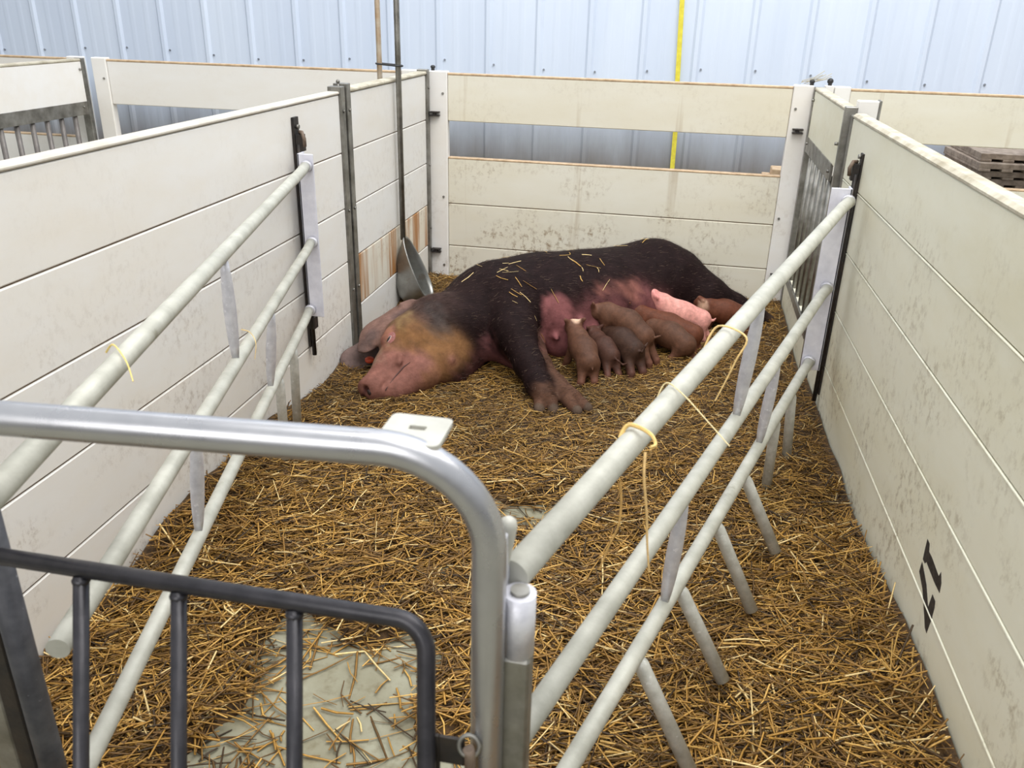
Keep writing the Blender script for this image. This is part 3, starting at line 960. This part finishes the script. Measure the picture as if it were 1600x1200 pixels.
zz = np.maximum(zz, np.abs(np.sin(tilt)) * L * .35)
cols = straw_colors(n, [1.2, 2.4, 3.0, 2.5, 1.4, .5])
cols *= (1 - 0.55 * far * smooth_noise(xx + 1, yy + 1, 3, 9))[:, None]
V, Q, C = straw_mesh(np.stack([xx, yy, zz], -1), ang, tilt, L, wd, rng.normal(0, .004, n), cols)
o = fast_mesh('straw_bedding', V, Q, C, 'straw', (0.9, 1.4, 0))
tag(o, 'loose golden straw strewn over the pen floor', 'straw', kind='stuff')


# ------------------------------------------------------------------ animals: blended distance fields meshed with surface nets
def seg_d(P, a, b, r1, r2, fl=None):
    a = np.array(a, np.float32); b = np.array(b, np.float32)
    pa = P - a; ba = b - a
    s = 1.0
    if fl is not None:
        nrm, s = np.array(fl[0], np.float32), fl[1]
        nrm = nrm / np.linalg.norm(nrm)
        k = (1 / s - 1)
        pa = pa + (pa @ nrm)[..., None] * nrm * k
        ba = ba + (ba @ nrm) * nrm * k
    l2 = max(float(ba @ ba), 1e-9)
    t = np.clip((pa @ ba) / l2, 0, 1)
    d = np.sqrt(((pa - t[..., None] * ba) ** 2).sum(-1)) - (r1 + t * (r2 - r1))
    return d * (s if s < 1 else 1.0)


class Body:
    def __init__(s): s.pr = []; s.paint = []

    def seg(s, a, b, r1, r2=None, col=None, k=0.03, fl=None, sub=False):
        s.pr.append((a, b, r1, r1 if r2 is None else r2, col, k, fl, sub)); return s

    def chain(s, pts, col, k=0.03, fl=None):
        for p0, p1 in zip(pts[:-1], pts[1:]): s.seg(p0[:3], p1[:3], p0[3], p1[3], col, k, fl)
        return s

    def tint(s, a, b, r, col, soft=0.02, amt=1.0): s.paint.append((a, b, r, col, soft, amt)); return s

    def mesh(s, h, zmin=None, cs=0.02):
        pts = np.array([q for p in s.pr for q in (p[0], p[1])]); rm = max(max(p[2], p[3]) for p in s.pr)
        lo = np.min([np.minimum(p[0], p[1]) - max(p[2], p[3]) for p in s.pr], 0) - 3 * h
        hi = np.max([np.maximum(p[0], p[1]) + max(p[2], p[3]) for p in s.pr], 0) + 3 * h
        if zmin is not None: lo[2] = zmin - 2 * h
        dims = np.ceil((hi - lo) / h).astype(int) + 1
        Dg = np.full(dims, 0.5, np.float32)
        ax = [lo[i] + h * np.arange(dims[i], dtype=np.float32) for i in range(3)]
        for (a, b, r1, r2, col, k, fl, sub) in s.pr:
            m = max(r1, r2) + k + 4 * h
            i0 = np.maximum(np.floor((np.minimum(a, b) - m - lo) / h).astype(int), 0)
            i1 = np.minimum(np.ceil((np.maximum(a, b) + m - lo) / h).astype(int) + 1, dims)
            sl = tuple(slice(q0, q1) for q0, q1 in zip(i0, i1))
            G = np.stack(np.meshgrid(*[ax[i][sl[i]] for i in range(3)], indexing='ij'), -1)
            d = seg_d(G, a, b, r1, r2, fl); c = Dg[sl]
            if sub:
                hh = np.maximum(k - np.abs(c + d), 0) / k
                Dg[sl] = np.maximum(c, -d) + hh * hh * k * .25
            else:
                hh = np.maximum(k - np.abs(c - d), 0) / k
                Dg[sl] = np.minimum(c, d) - hh * hh * k * .25
        if zmin is not None:
            Zg = ax[2][None, None, :]
            d = zmin - Zg; k = 0.012
            hh = np.maximum(k - np.abs(Dg - d), 0) / k
            Dg = np.maximum(Dg, d) + hh * hh * k * .25
        V, F = surface_nets(Dg, lo, h)
        # colour: blend by closeness
        P = V.astype(np.float32)
        acc = np.zeros((len(P), 3)); ws_ = np.zeros(len(P)); dm = np.full(len(P), 9.0)
        ds = []
        for (a, b, r1, r2, col, k, fl, sub) in s.pr:
            if sub or col is None: ds.append(None); continue
            d = seg_d(P, a, b, r1, r2, fl); ds.append(d); dm = np.minimum(dm, d)
        for pr, d in zip(s.pr, ds):
            if d is None: continue
            wgt = np.exp(-(d - dm) / cs)
            acc += wgt[:, None] * np.array(pr[4]); ws_ += wgt
        C = acc / ws_[:, None]
        for (a, b, r, col, soft, amt) in s.paint:
            d = seg_d(P, a, b, r, r) + (smooth_noise(P[:, 0] * 1 + P[:, 2], P[:, 1] + P[:, 2] * .7 + 5, 40, 21) - .5) * soft * 1.2
            f = (1 - sstep(-soft, soft, d)) * amt
            C = C * (1 - f[:, None]) + np.array(col) * f[:, None]
        return V, F, C


def surface_nets(Dg, lo, h):
    ins = Dg < 0
    nx, ny, nz = Dg.shape
    c = np.zeros((nx - 1, ny - 1, nz - 1), np.int8)
    for i in (0, 1):
        for j in (0, 1):
            for k in (0, 1): c += ins[i:nx - 1 + i, j:ny - 1 + j, k:nz - 1 + k]
    act = np.argwhere((c > 0) & (c < 8))
    vid = np.full(c.shape, -1, np.int64); vid[tuple(act.T)] = np.arange(len(act))
    S = np.zeros((len(act), 3)); cnt = np.zeros(len(act))
    corner = [(i, j, k) for i in (0, 1) for j in (0, 1) for k in (0, 1)]
    for a in corner:
        for ax_ in range(3):
            if a[ax_] == 1: continue
            b = list(a); b[ax_] = 1
            da = Dg[tuple((act + a).T)]; db = Dg[tuple((act + b).T)]
            m = (da < 0) != (db < 0)
            t = np.where(m, da / np.where(m, da - db, 1), 0)
            p = np.tile(np.array(a, float), (len(act), 1)); p[:, ax_] += t
            S[m] += p[m]; cnt[m] += 1
    V = lo + h * (act + S / cnt[:, None])
    F = []
    for ax_ in range(3):
        o1, o2 = [(1, 2), (2, 0), (0, 1)][ax_]
        sl0 = [slice(None)] * 3; sl1 = [slice(None)] * 3
        sl0[ax_] = slice(0, -1); sl1[ax_] = slice(1, None)
        e0 = ins[tuple(sl0)]; e1 = ins[tuple(sl1)]
        E_ = np.argwhere(e0 != e1)
        ok = (E_[:, o1] > 0) & (E_[:, o2] > 0) & (E_[:, o1] < Dg.shape[o1] - 1) & (E_[:, o2] < Dg.shape[o2] - 1)
        E_ = E_[ok]
        fl = e0[tuple(E_.T)]
        u_ = np.zeros(3, int); u_[o1] = 1; v_ = np.zeros(3, int); v_[o2] = 1
        q = np.stack([vid[tuple((E_ - u_ - v_).T)], vid[tuple((E_ - v_).T)], vid[tuple(E_.T)], vid[tuple((E_ - u_).T)]], -1)
        q[~fl] = q[~fl][:, ::-1]
        F.append(q)
    F = np.concatenate(F)
    F = F[(F >= 0).all(1)]
    # light relaxation
    for _ in range(2):
        A = np.zeros_like(V); n_ = np.zeros(len(V))
        for i in range(4):
            a, b = F[:, i], F[:, (i + 1) % 4]
            np.add.at(A, a, V[b]); np.add.at(n_, a, 1); np.add.at(A, b, V[a]); np.add.at(n_, b, 1)
        n_[n_ == 0] = 1
        V = V * .5 + (A / n_[:, None]) * .5
    return V, F


def body_obj(name, body, h, mat, parent, zmin=None, cs=0.02):
    V, F, C = body.mesh(h, zmin, cs)
    return link_mesh(name, V, F.tolist(), mat, parent, smooth=np.ones(len(F), bool), cols=C)


# ------------------------------------------------------------------ the sow
SB = lin(30, 20, 20); SD = lin(25, 18, 18); SP = lin(64, 40, 42); PK = lin(128, 80, 80); PK2 = lin(112, 68, 70)
TAN = lin(118, 84, 54); SN = lin(124, 84, 74); EARC = lin(122, 95, 86); HOOF = lin(80, 66, 56); LEGC = lin(82, 58, 46)
Bk = np.array([0.345, 2.185, 0.17]); T_ = np.array([0.222, 1.768, 0.054])
ha = (T_ - Bk) / np.linalg.norm(T_ - Bk)
hb = np.cross(ha, (0, 0, 1)); hb /= np.linalg.norm(hb); hb = hb if hb[0] < 0 else -hb
hc = np.cross(hb, ha); hc = hc if hc[2] > 0 else -hc
_r = math.radians(20); hb, hc = math.cos(_r) * hb + math.sin(_r) * hc, math.cos(_r) * hc - math.sin(_r) * hb
H = lambda a, b, c: tuple(Bk + ha * a + hb * b + hc * c)
Hd = lambda a, b, c: tuple(ha * a + hb * b + hc * c)
sow = thing('sow', 'large dark brown sow lying on her side in the straw, nursing', 'pig', (0.9, 2.6, 0))
B = Body()
flz = ((0, 0, 1), 0.76)
B.chain([(.43, 2.25, .175, .165), (.575, 2.46, .185, .245), (.73, 2.585, .19, .255), (.905, 2.725, .185, .248), (1.04, 2.86, .19, .225), (1.175, 2.985, .21, .215), (1.285, 3.055, .18, .155)], SB, 0.05, flz)
B.seg((1.19, 2.95, .245), (1.27, 3.01, .205), .14, .12, SB, .06)
# head
B.seg(H(.01, -.01, 0), H(.15, .01, 0), .138, .112, SD, .05)
B.seg(H(.15, .01, 0), H(.285, .005, 0), .112, .072, TAN, .05)
B.seg(H(.285, .005, 0), H(.425, .0, 0), .070, .052, SN, .03)
B.seg(H(.428, .004, 0), H(.446, .006, 0), .050, .051, SN, .010, (ha, .55))
B.seg(H(.10, -.10, -.01), H(.26, -.095, .005), .105, .070, TAN, .04)
B.seg(H(.26, -.095, .005), H(.385, -.066, 0), .068, .044, SN, .03)
B.seg(H(.02, -.14, -.05), H(.12, -.15, -.05), .105, .085, SB, .05)
for s_ in (-1, 1): B.seg(H(.462, .010, .020 * s_), H(.478, .010, .020 * s_), .011, .012, None, .01, None, True)
B.seg(H(.432, -.034, .036), H(.31, -.045, .070), .005, .006, None, .008, None, True)
B.seg(H(.245, .074, .062), H(.205, .082, .068), .024, .022, lin(140, 92, 80), .02)
B.seg(H(.318, -.030, .068), H(.298, -.018, .076), .013, .013, SN, .012)
B.seg(H(.16, -.165, .05), H(.165, -.17, .052), .011, .011, SN, .015)
# ears
fe = ((-.3, -.32, .9), .24)
B.seg((.262, 2.185, .232), (.215, 2.135, .222), .048, .068, EARC, .009, fe)
B.seg((.215, 2.135, .222), (.155, 2.065, .182), .068, .078, EARC, .009, fe)
B.seg((.155, 2.065, .182), (.128, 2.015, .138), .076, .052, EARC, .009, fe)
B.seg((.25, 2.20, .262), (.215, 2.17, .256), .015, .013, EARC, .010)
B.seg((.11, 2.10, .08), (.055, 2.04, .055), .06, .058, lin(104, 88, 84), .03, ((.3, -.5, .8), .35))
# fore legs
B.chain([(.63, 2.35, .255, .12), (.68, 2.17, .185, .080), (.768, 2.02, .116, .052), (.82, 1.935, .078, .043), (.850, 1.885, .056, .041)], SB, .04)
for dx, dy in ((-.022, -.006), (.024, .004)):
    B.seg((.856 + dx * .7, 1.875 + dy, .046), (.868 + dx * 1.1, 1.828 + dy, .026), .027, .021, LEGC, .006)
B.seg((.845, 1.92, .04), (.85, 1.905, .032), .018, .014, HOOF, .012)
B.chain([(.70, 2.29, .10, .08), (.79, 2.12, .072, .048), (.875, 1.99, .055, .040), (.945, 1.915, .044, .040)], LEGC, .03)
for dx, dy in ((-.012, -.022), (.018, .018)):
    B.seg((.95 + dx * .7, 1.905 + dy * .7, .042), (.994 + dx * 1.1, 1.862 + dy, .026), .027, .021, LEGC, .006)
# skin folds behind the elbow
B.seg((.60, 2.2, .11), (.70, 2.19, .09), .06, .07, SP, .05)
# udder
for x_, y_, z_, r_u in ((.825, 2.42, .165, .088), (.825, 2.40, .085, .080), (.905, 2.49, .185, .085), (.92, 2.45, .10, .085), (.99, 2.57, .195, .085), (1.03, 2.56, .11, .085), (1.09, 2.67, .185, .09), (1.17, 2.73, .15, .08)):
    B.seg((x_, y_, z_), (x_ + .01, y_ + .01, z_), r_u, r_u, PK, .03)
B.seg((.752, 2.42, .12), (.765, 2.40, .06), .05, .055, PK2, .03)
for x_, y_, z_ in ((.885, 2.345, .14), (.915, 2.375, .19), (.82, 2.32, .13)): B.seg((x_, y_, z_), (x_ + .012, y_ - .022, z_ - .004), .012, .009, PK, .02)
# hind leg and tail
B.chain([(1.30, 2.95, .19, .15), (1.42, 2.93, .15, .105), (1.56, 2.96, .105, .062), (1.66, 2.98, .07, .04), (1.725, 2.995, .045, .034)], SB, .05)
B.seg((1.73, 2.99, .042), (1.775, 2.985, .03), .026, .021, HOOF, .012)
B.seg((1.73, 3.005, .042), (1.772, 3.025, .03), .024, .02, HOOF, .012)
B.chain([(1.42, 3.10, .19, .016), (1.455, 3.11, .13, .010), (1.47, 3.10, .07, .008)], SB, .015)
# colouring
B.tint(H(.33, .0, .03), H(.46, 0, 0), .072, SN, .025)
B.tint(H(.27, -.07, .06), H(.39, -.06, .03), .060, SN, .02)
B.tint(H(.20, .015, .09), H(.17, -.07, .10), .055, TAN, .04)
B.tint(H(.27, .055, .02), H(.35, .04, .0), .034, lin(138, 122, 104), .03, .8)
B.tint(H(.12, .07, .08), H(.16, .06, .09), .035, lin(136, 112, 78), .03, .8)
B.tint(H(.06, .0, .12), H(.10, -.06, .11), .04, lin(66, 60, 58), .05, .7)
B.tint((.14, 2.02, .17), (.125, 2.0, .12), .035, lin(84, 72, 70), .02, .7)
B.tint((.23, 2.12, .25), (.21, 2.10, .24), .025, lin(96, 80, 78), .02, .6)
B.tint(H(.428, -.034, .042), H(.315, -.045, .076), .0055, lin(84, 48, 42), .003, .9)
B.tint(H(.466, .010, -.020), H(.466, .010, .020), .013, lin(70, 40, 38), .006, .9)
B.tint((.82, 2.33, .24), (.83, 2.30, .12), .07, PK, .02, .8)
B.tint((.96, 2.54, .255), (1.09, 2.62, .25), .050, lin(138, 90, 80), .03, .7)
B.tint((.62, 2.2, .10), (.72, 2.17, .06), .08, lin(104, 66, 66), .05, .7)
B.tint((.44, 2.05, .02), (.60, 2.12, .04), .07, lin(92, 58, 56), .05, .7)
B.tint((.85, 1.88, .05), (.87, 1.85, .05), .05, LEGC, .03)
for a in ((.844, 1.812, .018), (.896, 1.822, .018), (.986, 1.830, .018), (1.022, 1.868, .018)): B.tint((a[0], a[1] + .006, a[2] + .012), (a[0], a[1] - .004, a[2]), .024, HOOF, .004)
B.tint((.36, 2.68, .21), (.39, 2.69, .21), .03, lin(112, 98, 92), .02, .8)
body_obj('body', B, 0.0065, 'sow_skin', sow, zmin=0.004, cs=0.011)


def local_ellipsoid(c, axes, rad, n=16):
    mbe = MB().ball((0, 0, 0), 1.0, n)
    A = [np.array(q) / np.linalg.norm(q) for q in axes]
    mbe.v = [tuple(np.array(c) + A[0] * v[0] * rad[0] + A[1] * v[1] * rad[1] + A[2] * v[2] * rad[2]) for v in mbe.v]
    return mbe


ec = np.array((.2405, 1.942, .196))
en = np.array((-.08, -.73, .66)); en /= np.linalg.norm(en)
ea = np.array((.016, .030, .029)); ea -= en * (ea @ en); ea /= np.linalg.norm(ea); eb = np.cross(en, ea)
lid = obj('eyelid', local_ellipsoid(ec, (ea, eb, en), (.034, .022, .008)), 'eyelid_pink', sow, label='pink eyelid')
eye = obj('eye', local_ellipsoid(ec + en * .0045, (ea, eb, en), (.0185, .0085, .0055)), 'eye_pale', lid, label='pale half-open eye')
obj('pupil', local_ellipsoid(ec + en * .0090, (ea, eb, en), (.0140, .0036, .0024)), 'eye_dark', lid)
mpts = [(.2527, 1.7605, .0235), (.2690, 1.7630, .0480), (.2818, 1.7675, .0690), (.2915, 1.7910, .0865), (.3007, 1.8165, .1015), (.3115, 1.8380, .1145), (.3221, 1.8590, .1272), (.341, 1.8790, .1390)]
obj('mouth_crease', MB().tube(mpts, [.0020, .0024, .0024, .0024, .0024, .0028, .003, .0015], 8), 'mouth_dark', sow, label='dark mouth line')
for c_, a_ in (((.2270, 1.7400, .0640), (.9, .1, .35)), ((.2095, 1.7560, .0470), (.8, -.3, .3))):
    nn = np.array((-.20, -.97, .1)); nn /= np.linalg.norm(nn); aa = np.array(a_); aa -= nn * (aa @ nn); aa /= np.linalg.norm(aa)
    obj('nostril', local_ellipsoid(c_, (np.cross(nn, aa), aa, nn), (.0115, .0075, .004), 12), 'nostril_dark', sow, label='dark nostril')
tg = np.array((.125, 2.025, .068))
mb = local_ellipsoid(tg, (Hd(1, 0, .2), Hd(0, 1, -.2), Hd(-.2, .2, 1)), (.022, .020, .012), 10)
obj('ear_tag', mb, 'tag_orange', sow, label='orange ear tag')


# ------------------------------------------------------------------ piglets
def piglet(label, nose, head, neck, mid, hip, feet, col, dark=None, size=1.0, tail=None, ears=None, tints=(), earcol=None):
    """feet: list of (root 'f' or 'h', knee offset, foot point)"""
    col = np.array(col); dark = np.array(dark if dark is not None else col * .8)
    p = thing('piglet', label, 'pig', (mid[0], mid[1], 0), 'piglets nursing at the sow')
    b = Body(); s = size
    v = lambda q: np.array(q, float)
    nose, head, neck, mid, hip = map(v, (nose, head, neck, mid, hip))
    b.seg(neck, mid, .044 * s, .052 * s, col, .03)
    b.seg(mid, hip, .052 * s, .047 * s, col, .03)
    b.seg(neck + (head - neck) * .3, head, .038 * s, .034 * s, col, .025)
    b.seg(head, head + (nose - head) * .85, .032 * s, .017 * s, col, .02)
    b.seg(head + (nose - head) * .8, nose, .016 * s, .0155 * s, np.array(lin(150, 92, 88)), .008)
    ax = hip - neck; ax /= np.linalg.norm(ax)
    side = np.cross(ax, (0, 0, 1)); side /= np.linalg.norm(side)
    for kind, sd, ft, bow in feet:
        ft = v(ft); root = (neck + ax * .012 if kind == 'f' else hip - ax * .004) + side * sd * .024 * s + np.array([0, 0, -.018 * s])
        knee = root * .42 + ft * .58 + ax * bow
        b.seg(root, knee, .026 * s, .0155 * s, col, .02)
        b.seg(knee, ft + np.array([0, 0, .012]), .0145 * s, .0105 * s, col * .7 + np.array(lin(140, 86, 76)) * .3, .01)
        b.seg(ft + np.array([0, 0, .012]), ft - ax * .006 + np.array([0, 0, .004]), .0105 * s, .010 * s, np.array(lin(120, 82, 68)), .006)
    hd = head - nose; hd /= np.linalg.norm(hd)
    hs = np.cross(hd, (0, 0, 1)); hs /= np.linalg.norm(hs)
    hu = np.cross(hs, hd)
    ec_ = np.array(earcol) if earcol is not None else col * .9 + np.array(lin(150, 100, 90)) * .1
    for k, sd in enumerate((-1, 1)):
        r0 = head + hd * .012 * s + hs * sd * .022 * s + hu * .020 * s
        if ears and ears[k] is not None: tip = r0 + v(ears[k])
        else: tip = r0 + (hs * sd * .022 + hu * .022 + hd * .018) * s
        b.seg(r0, tip, .017 * s, .008 * s, ec_, .008, (hd * .8 + hu * .2 + 1e-4, .4))
        b.seg(head - hd * .012 * s + hs * sd * .030 * s + hu * .008 * s, head - hd * .013 * s + hs * sd * .031 * s + hu * .008 * s, .0045 * s, .0045 * s, np.array(lin(40, 26, 24)), .004)
    if tail is not None:
        t0 = hip + ax * .042 * s + np.array([0, 0, .012]) * s
        pts = [t0] + [t0 + v(q) for q in tail]
        for a, c in zip(pts[:-1], pts[1:]): b.seg(a, c, .0055 * s, .004 * s, col, .006)
    b.tint(mid + np.array([0, 0, .055 * s]), hip + np.array([0, 0, .05 * s]), .03 * s, dark, .03, .6)
    for q in tints: b.tint(*q)
    body_obj('body', b, 0.0036, 'piglet_skin', p, zmin=0.003, cs=.010)
    return p


BR = lin(90, 61, 46); BR2 = lin(72, 48, 39); DK = lin(60, 41, 32); RD = lin(94, 54, 37); PKG = lin(206, 146, 135); CREAM = lin(206, 172, 146)

piglet('brown piglet nearest the sow\'s front hooves, with a cream ear', (.872, 2.37, .165), (.892, 2.325, .172), (.925, 2.275, .142), (.953, 2.215, .122), (.982, 2.150, .098),
       [('h', 1, (.948, 2.10, .0), .02), ('h', -1, (1.004, 2.12, .0), .02), ('f', 1, (.866, 2.27, .0), 0), ('f', -1, (.955, 2.30, 0), 0)], BR, lin(70, 47, 36), .92,
       ears=[None, None], tints=[((.895, 2.325, .215), (.905, 2.315, .212), .015, CREAM, .008)], tail=[(.006, -.012, -.012)])
piglet('small brown piglet with a curled tail, second from the sow\'s front hooves', (.945, 2.43, .125), (.965, 2.40, .128), (.995, 2.36, .112), (1.028, 2.305, .102), (1.058, 2.255, .092),
       [('h', 1, (1.052, 2.175, .0), .02), ('h', -1, (1.098, 2.21, .0), .02), ('f', 1, (.985, 2.34, 0), 0), ('f', -1, (1.02, 2.37, 0), 0)], BR2, None, .82, tail=[(.018, -.012, -.008), (.036, -.012, -.022), (.052, 0, -.018)])
piglet('dark brown piglet standing third in the row at the udder', (.985, 2.51, .12), (1.01, 2.475, .125), (1.04, 2.425, .125), (1.095, 2.345, .126), (1.145, 2.280, .115),
       [('h', 1, (1.145, 2.20, .0), .02), ('h', -1, (1.192, 2.235, .0), .02), ('f', 1, (1.03, 2.40, 0), 0), ('f', -1, (1.08, 2.44, 0), 0)], DK, None, .98, tail=[(.012, -.012, .004), (.022, -.004, .026), (.03, .008, .036)])
piglet('brown piglet climbing up against the udder above the row', (.925, 2.455, .185), (.962, 2.45, .205), (1.025, 2.452, .204), (1.108, 2.415, .180), (1.178, 2.375, .142),
       [('h', 1, (1.215, 2.315, .0), .02), ('h', -1, (1.247, 2.36, .0), .02), ('f', 1, (.985, 2.42, .075), 0), ('f', -1, (1.03, 2.5, .09), 0)], BR, lin(66, 45, 35), .98, tail=[(.02, .004, .01), (.034, .006, .016)])
piglet('brown piglet with its rump turned towards the right rail', (1.13, 2.63, .09), (1.165, 2.60, .10), (1.215, 2.565, .112), (1.285, 2.515, .108), (1.35, 2.465, .09),
       [('h', 1, (1.292, 2.425, .0), -.01), ('h', -1, (1.40, 2.47, .0), .0), ('f', 1, (1.215, 2.51, 0), 0), ('f', -1, (1.25, 2.585, 0), 0)], BR, lin(68, 47, 36), 1.0)
piglet('reddish piglet mostly hidden below the pink piglet', (1.047, 2.625, .203), (1.083, 2.61, .190), (1.148, 2.605, .156), (1.275, 2.61, .116), (1.382, 2.575, .098),
       [('h', 1, (1.40, 2.53, .0), .0), ('h', -1, (1.43, 2.57, .0), .0), ('f', 1, (1.12, 2.62, .05), 0), ('f', -1, (1.16, 2.69, .05), 0)], RD, None, .95,
       tints=[((1.075, 2.60, .222), (1.09, 2.59, .222), .018, CREAM, .008)])
piglet('pale pink piglet with its snout raised to the sow\'s flank', (1.128, 2.70, .228), (1.183, 2.695, .214), (1.246, 2.70, .180), (1.328, 2.70, .142), (1.410, 2.705, .122),
       [('h', 1, (1.425, 2.68, .0), .01), ('h', -1, (1.462, 2.72, .0), .01), ('f', 1, (1.235, 2.66, .06), 0), ('f', -1, (1.27, 2.74, .06), 0)], PKG, lin(204, 142, 132), 1.0,
       ears=[(.025, .030, .030), (.022, -.012, -.012)], earcol=lin(206, 132, 128), tail=[(.016, -.002, .004), (.024, -.002, .014)])
piglet('red-brown piglet with a pale cheek, last in the row behind the right rail', (1.340, 2.86, .168), (1.392, 2.845, .162), (1.448, 2.84, .142), (1.52, 2.845, .122), (1.605, 2.85, .106),
       [('h', 1, (1.63, 2.81, .0), .0), ('h', -1, (1.66, 2.86, .0), .0), ('f', 1, (1.44, 2.83, 0), 0), ('f', -1, (1.46, 2.92, 0), 0)], RD, lin(80, 45, 31), 1.0,
       ears=[(.020, .022, .020), (.022, -.016, -.002)], tints=[((1.415, 2.81, .160), (1.42, 2.805, .135), .02, CREAM, .012), ((1.36, 2.85, .18), (1.385, 2.84, .19), .018, CREAM, .01)])

# ------------------------------------------------------------------ loose straw on the sow and on the rails
dg = bpy.context.evaluated_depsgraph_get()
sb = [c for c in sow.children if c.name.startswith('body')][0]
dg.update()
def on_sow(x, y):
    ok, loc, nr, _ = sb.ray_cast(Vector((x, y, 1.0)) - Vector(sow['base']), Vector((0, 0, -1)))
    return (loc + Vector(sow['base']), nr) if ok else (None, None)


spots = [(.73, 2.24, 10, .05), (.66, 2.3, 5, .06), (.62, 2.42, 3, .06), (.50, 2.55, 3, .05), (.82, 2.62, 3, .05), (.92, 2.6, 4, .04), (.86, 2.56, 6, .05), (.78, 2.9, 2, .05), (1.05, 2.95, 3, .06), (1.12, 2.98, 3, .06), (.47, 2.32, 2, .05)]
Ps = []; An = []
for cx, cy, k, sd in spots:
    for _ in range(k):
        q, nr = on_sow(cx + rng.normal(0, sd), cy + rng.normal(0, sd))
        if q is None or nr.z < .35: continue
        Ps.append((q.x, q.y, q.z + .003)); An.append((nr.x, nr.y, nr.z))
Ps = np.array(Ps); An = np.array(An); n = len(Ps)
ang = rng.uniform(0, 2 * math.pi, n)
tl = -np.arctan((np.cos(ang) * An[:, 0] + np.sin(ang) * An[:, 1]) / An[:, 2])
V, Q, C = straw_mesh(Ps, ang, tl, rng.uniform(.025, .07, n), rng.uniform(.0025, .004, n), rng.normal(0, .003, n), straw_colors(n, [0, 0, 0, 1, 3, 3]))
o = fast_mesh('straw_scraps', V, Q, C, 'straw', tuple(Ps.mean(0)))
tag(o, 'pale straw scraps lying on the sow\'s shoulder and back', 'straw', kind='stuff')


# sparse bristles over the dark coat
Vb = np.array([v.co[:] for v in sb.data.vertices]); Nb = np.array([v.normal[:] for v in sb.data.vertices])
Cb = np.zeros(len(Vb) * 4, np.float32); sb.data.color_attributes['Col'].data.foreach_get('color', Cb); Cb = Cb.reshape(-1, 4)[:, :3]
ok = np.where((Cb.sum(1) < .16) & (Nb[:, 2] > -.2))[0]
pick = rng.choice(ok, 9000)
P0 = Vb[pick] + np.array(sow['base']) + rng.normal(0, .003, (9000, 3)); N0 = Nb[pick]
flow = np.array([.72, .66, -.25]) + rng.normal(0, .22, (9000, 3))
flow -= N0 * (flow * N0).sum(1)[:, None] * .82
flow /= np.linalg.norm(flow, axis=1)[:, None]
Lb = rng.uniform(.010, .026, 9000)
cb = np.array([lin(58, 44, 42), lin(92, 74, 66), lin(132, 112, 96)])[rng.choice(3, 9000, p=[.6, .3, .1])]
Pm = P0 + flow * (Lb * .5)[:, None] + N0 * .0015
V, Q, C = straw_mesh(Pm, np.arctan2(flow[:, 1], flow[:, 0]), np.arcsin(np.clip(flow[:, 2], -1, 1)), Lb, np.full(9000, .0008), np.zeros(9000), cb)
o = fast_mesh('bristles', V, Q, C, 'sow_skin', tuple(sow['base']))
o.location = (0, 0, 0); o.parent = sow; o['kind'] = 'stuff'


def strand(label, pts, r, col=lin(196, 160, 92), fl=.5):
    P = [np.array(q, float) for q in pts]
    # smooth the polyline (Catmull-Rom)
    out = []
    Q_ = [P[0]] + P + [P[-1]]
    for i in range(1, len(Q_) - 2):
        for t in np.linspace(0, 1, 6, endpoint=False):
            a, b, c, d = Q_[i - 1:i + 3]
            out.append(.5 * ((2 * b) + (-a + c) * t + (2 * a - 5 * b + 4 * c - d) * t * t + (-a + 3 * b - 3 * c + d) * t ** 3))
    out.append(P[-1])
    m = len(out)
    mbs = MB().tube(out, [r * (1 - .4 * i / m) for i in range(m)], 6)
    o = link_mesh('straw_strand', mbs.v, mbs.f, 'straw', loc=tuple(P[0]), cols=np.tile(np.array(col), (len(mbs.v), 1)))
    return tag(o, label, 'straw', 'straws caught on the guard rails')


strand('flat golden straw folded over the right top rail, high up', [(1.3323, 0.5450, 0.8013), (1.3543, 0.5600, 0.8458), (1.4027, 0.5300, 0.8396), (1.3899, 0.5200, 0.7999), (1.3757, 0.5100, 0.7606), (1.3619, 0.5000, 0.7260)], 0.0022, lin(228, 194, 130))
strand('thin straw lying across the two right rails', [(1.2587, 0.2700, 0.8166), (1.2710, 0.2820, 0.8446), (1.2966, 0.2550, 0.8415), (1.3289, 0.2000, 0.8326), (1.3656, 0.1600, 0.8119)], 0.0013, lin(228, 208, 156))
strand('knotted straw looped around the right top rail', [(1.2166, 0.1120, 0.8304), (1.2250, 0.1220, 0.8459), (1.2425, 0.1120, 0.8491), (1.2587, 0.0980, 0.8467), (1.2648, 0.0860, 0.8403), (1.2586, 0.0760, 0.8410)], 0.0034, lin(220, 186, 114))
strand('long straw dangling from the right top rail knot', [(1.2529, 0.0650, 0.8385), (1.2545, 0.0520, 0.8091), (1.2623, 0.0450, 0.7613), (1.2674, 0.0400, 0.7157), (1.2737, 0.0350, 0.6762)], 0.0020, lin(214, 178, 118))
strand('bent straw dangling at the left of the right rail knot', [(1.2249, 0.0500, 0.7994), (1.2283, 0.0450, 0.7709), (1.2278, 0.0400, 0.7395), (1.2171, 0.0350, 0.7059), (1.2079, 0.0300, 0.6719)], 0.0018, lin(200, 158, 92))
lx = lambda y: .511 - .261 * y
strand('yellow straw lying over the left top rail', [(lx(.10) - .03, .11, .878), (lx(.1) - .008, .10, .896), (lx(.08) + .022, .075, .884), (lx(.06) + .045, .045, .868)], .0015, lin(228, 202, 118))
strand('small straw resting on the left middle rail', [(lx(.80) - .03, .82, .642), (lx(.79), .80, .645), (lx(.78) + .026, .77, .634), (lx(.78) + .03, .75, .60)], .0012, lin(220, 190, 126))
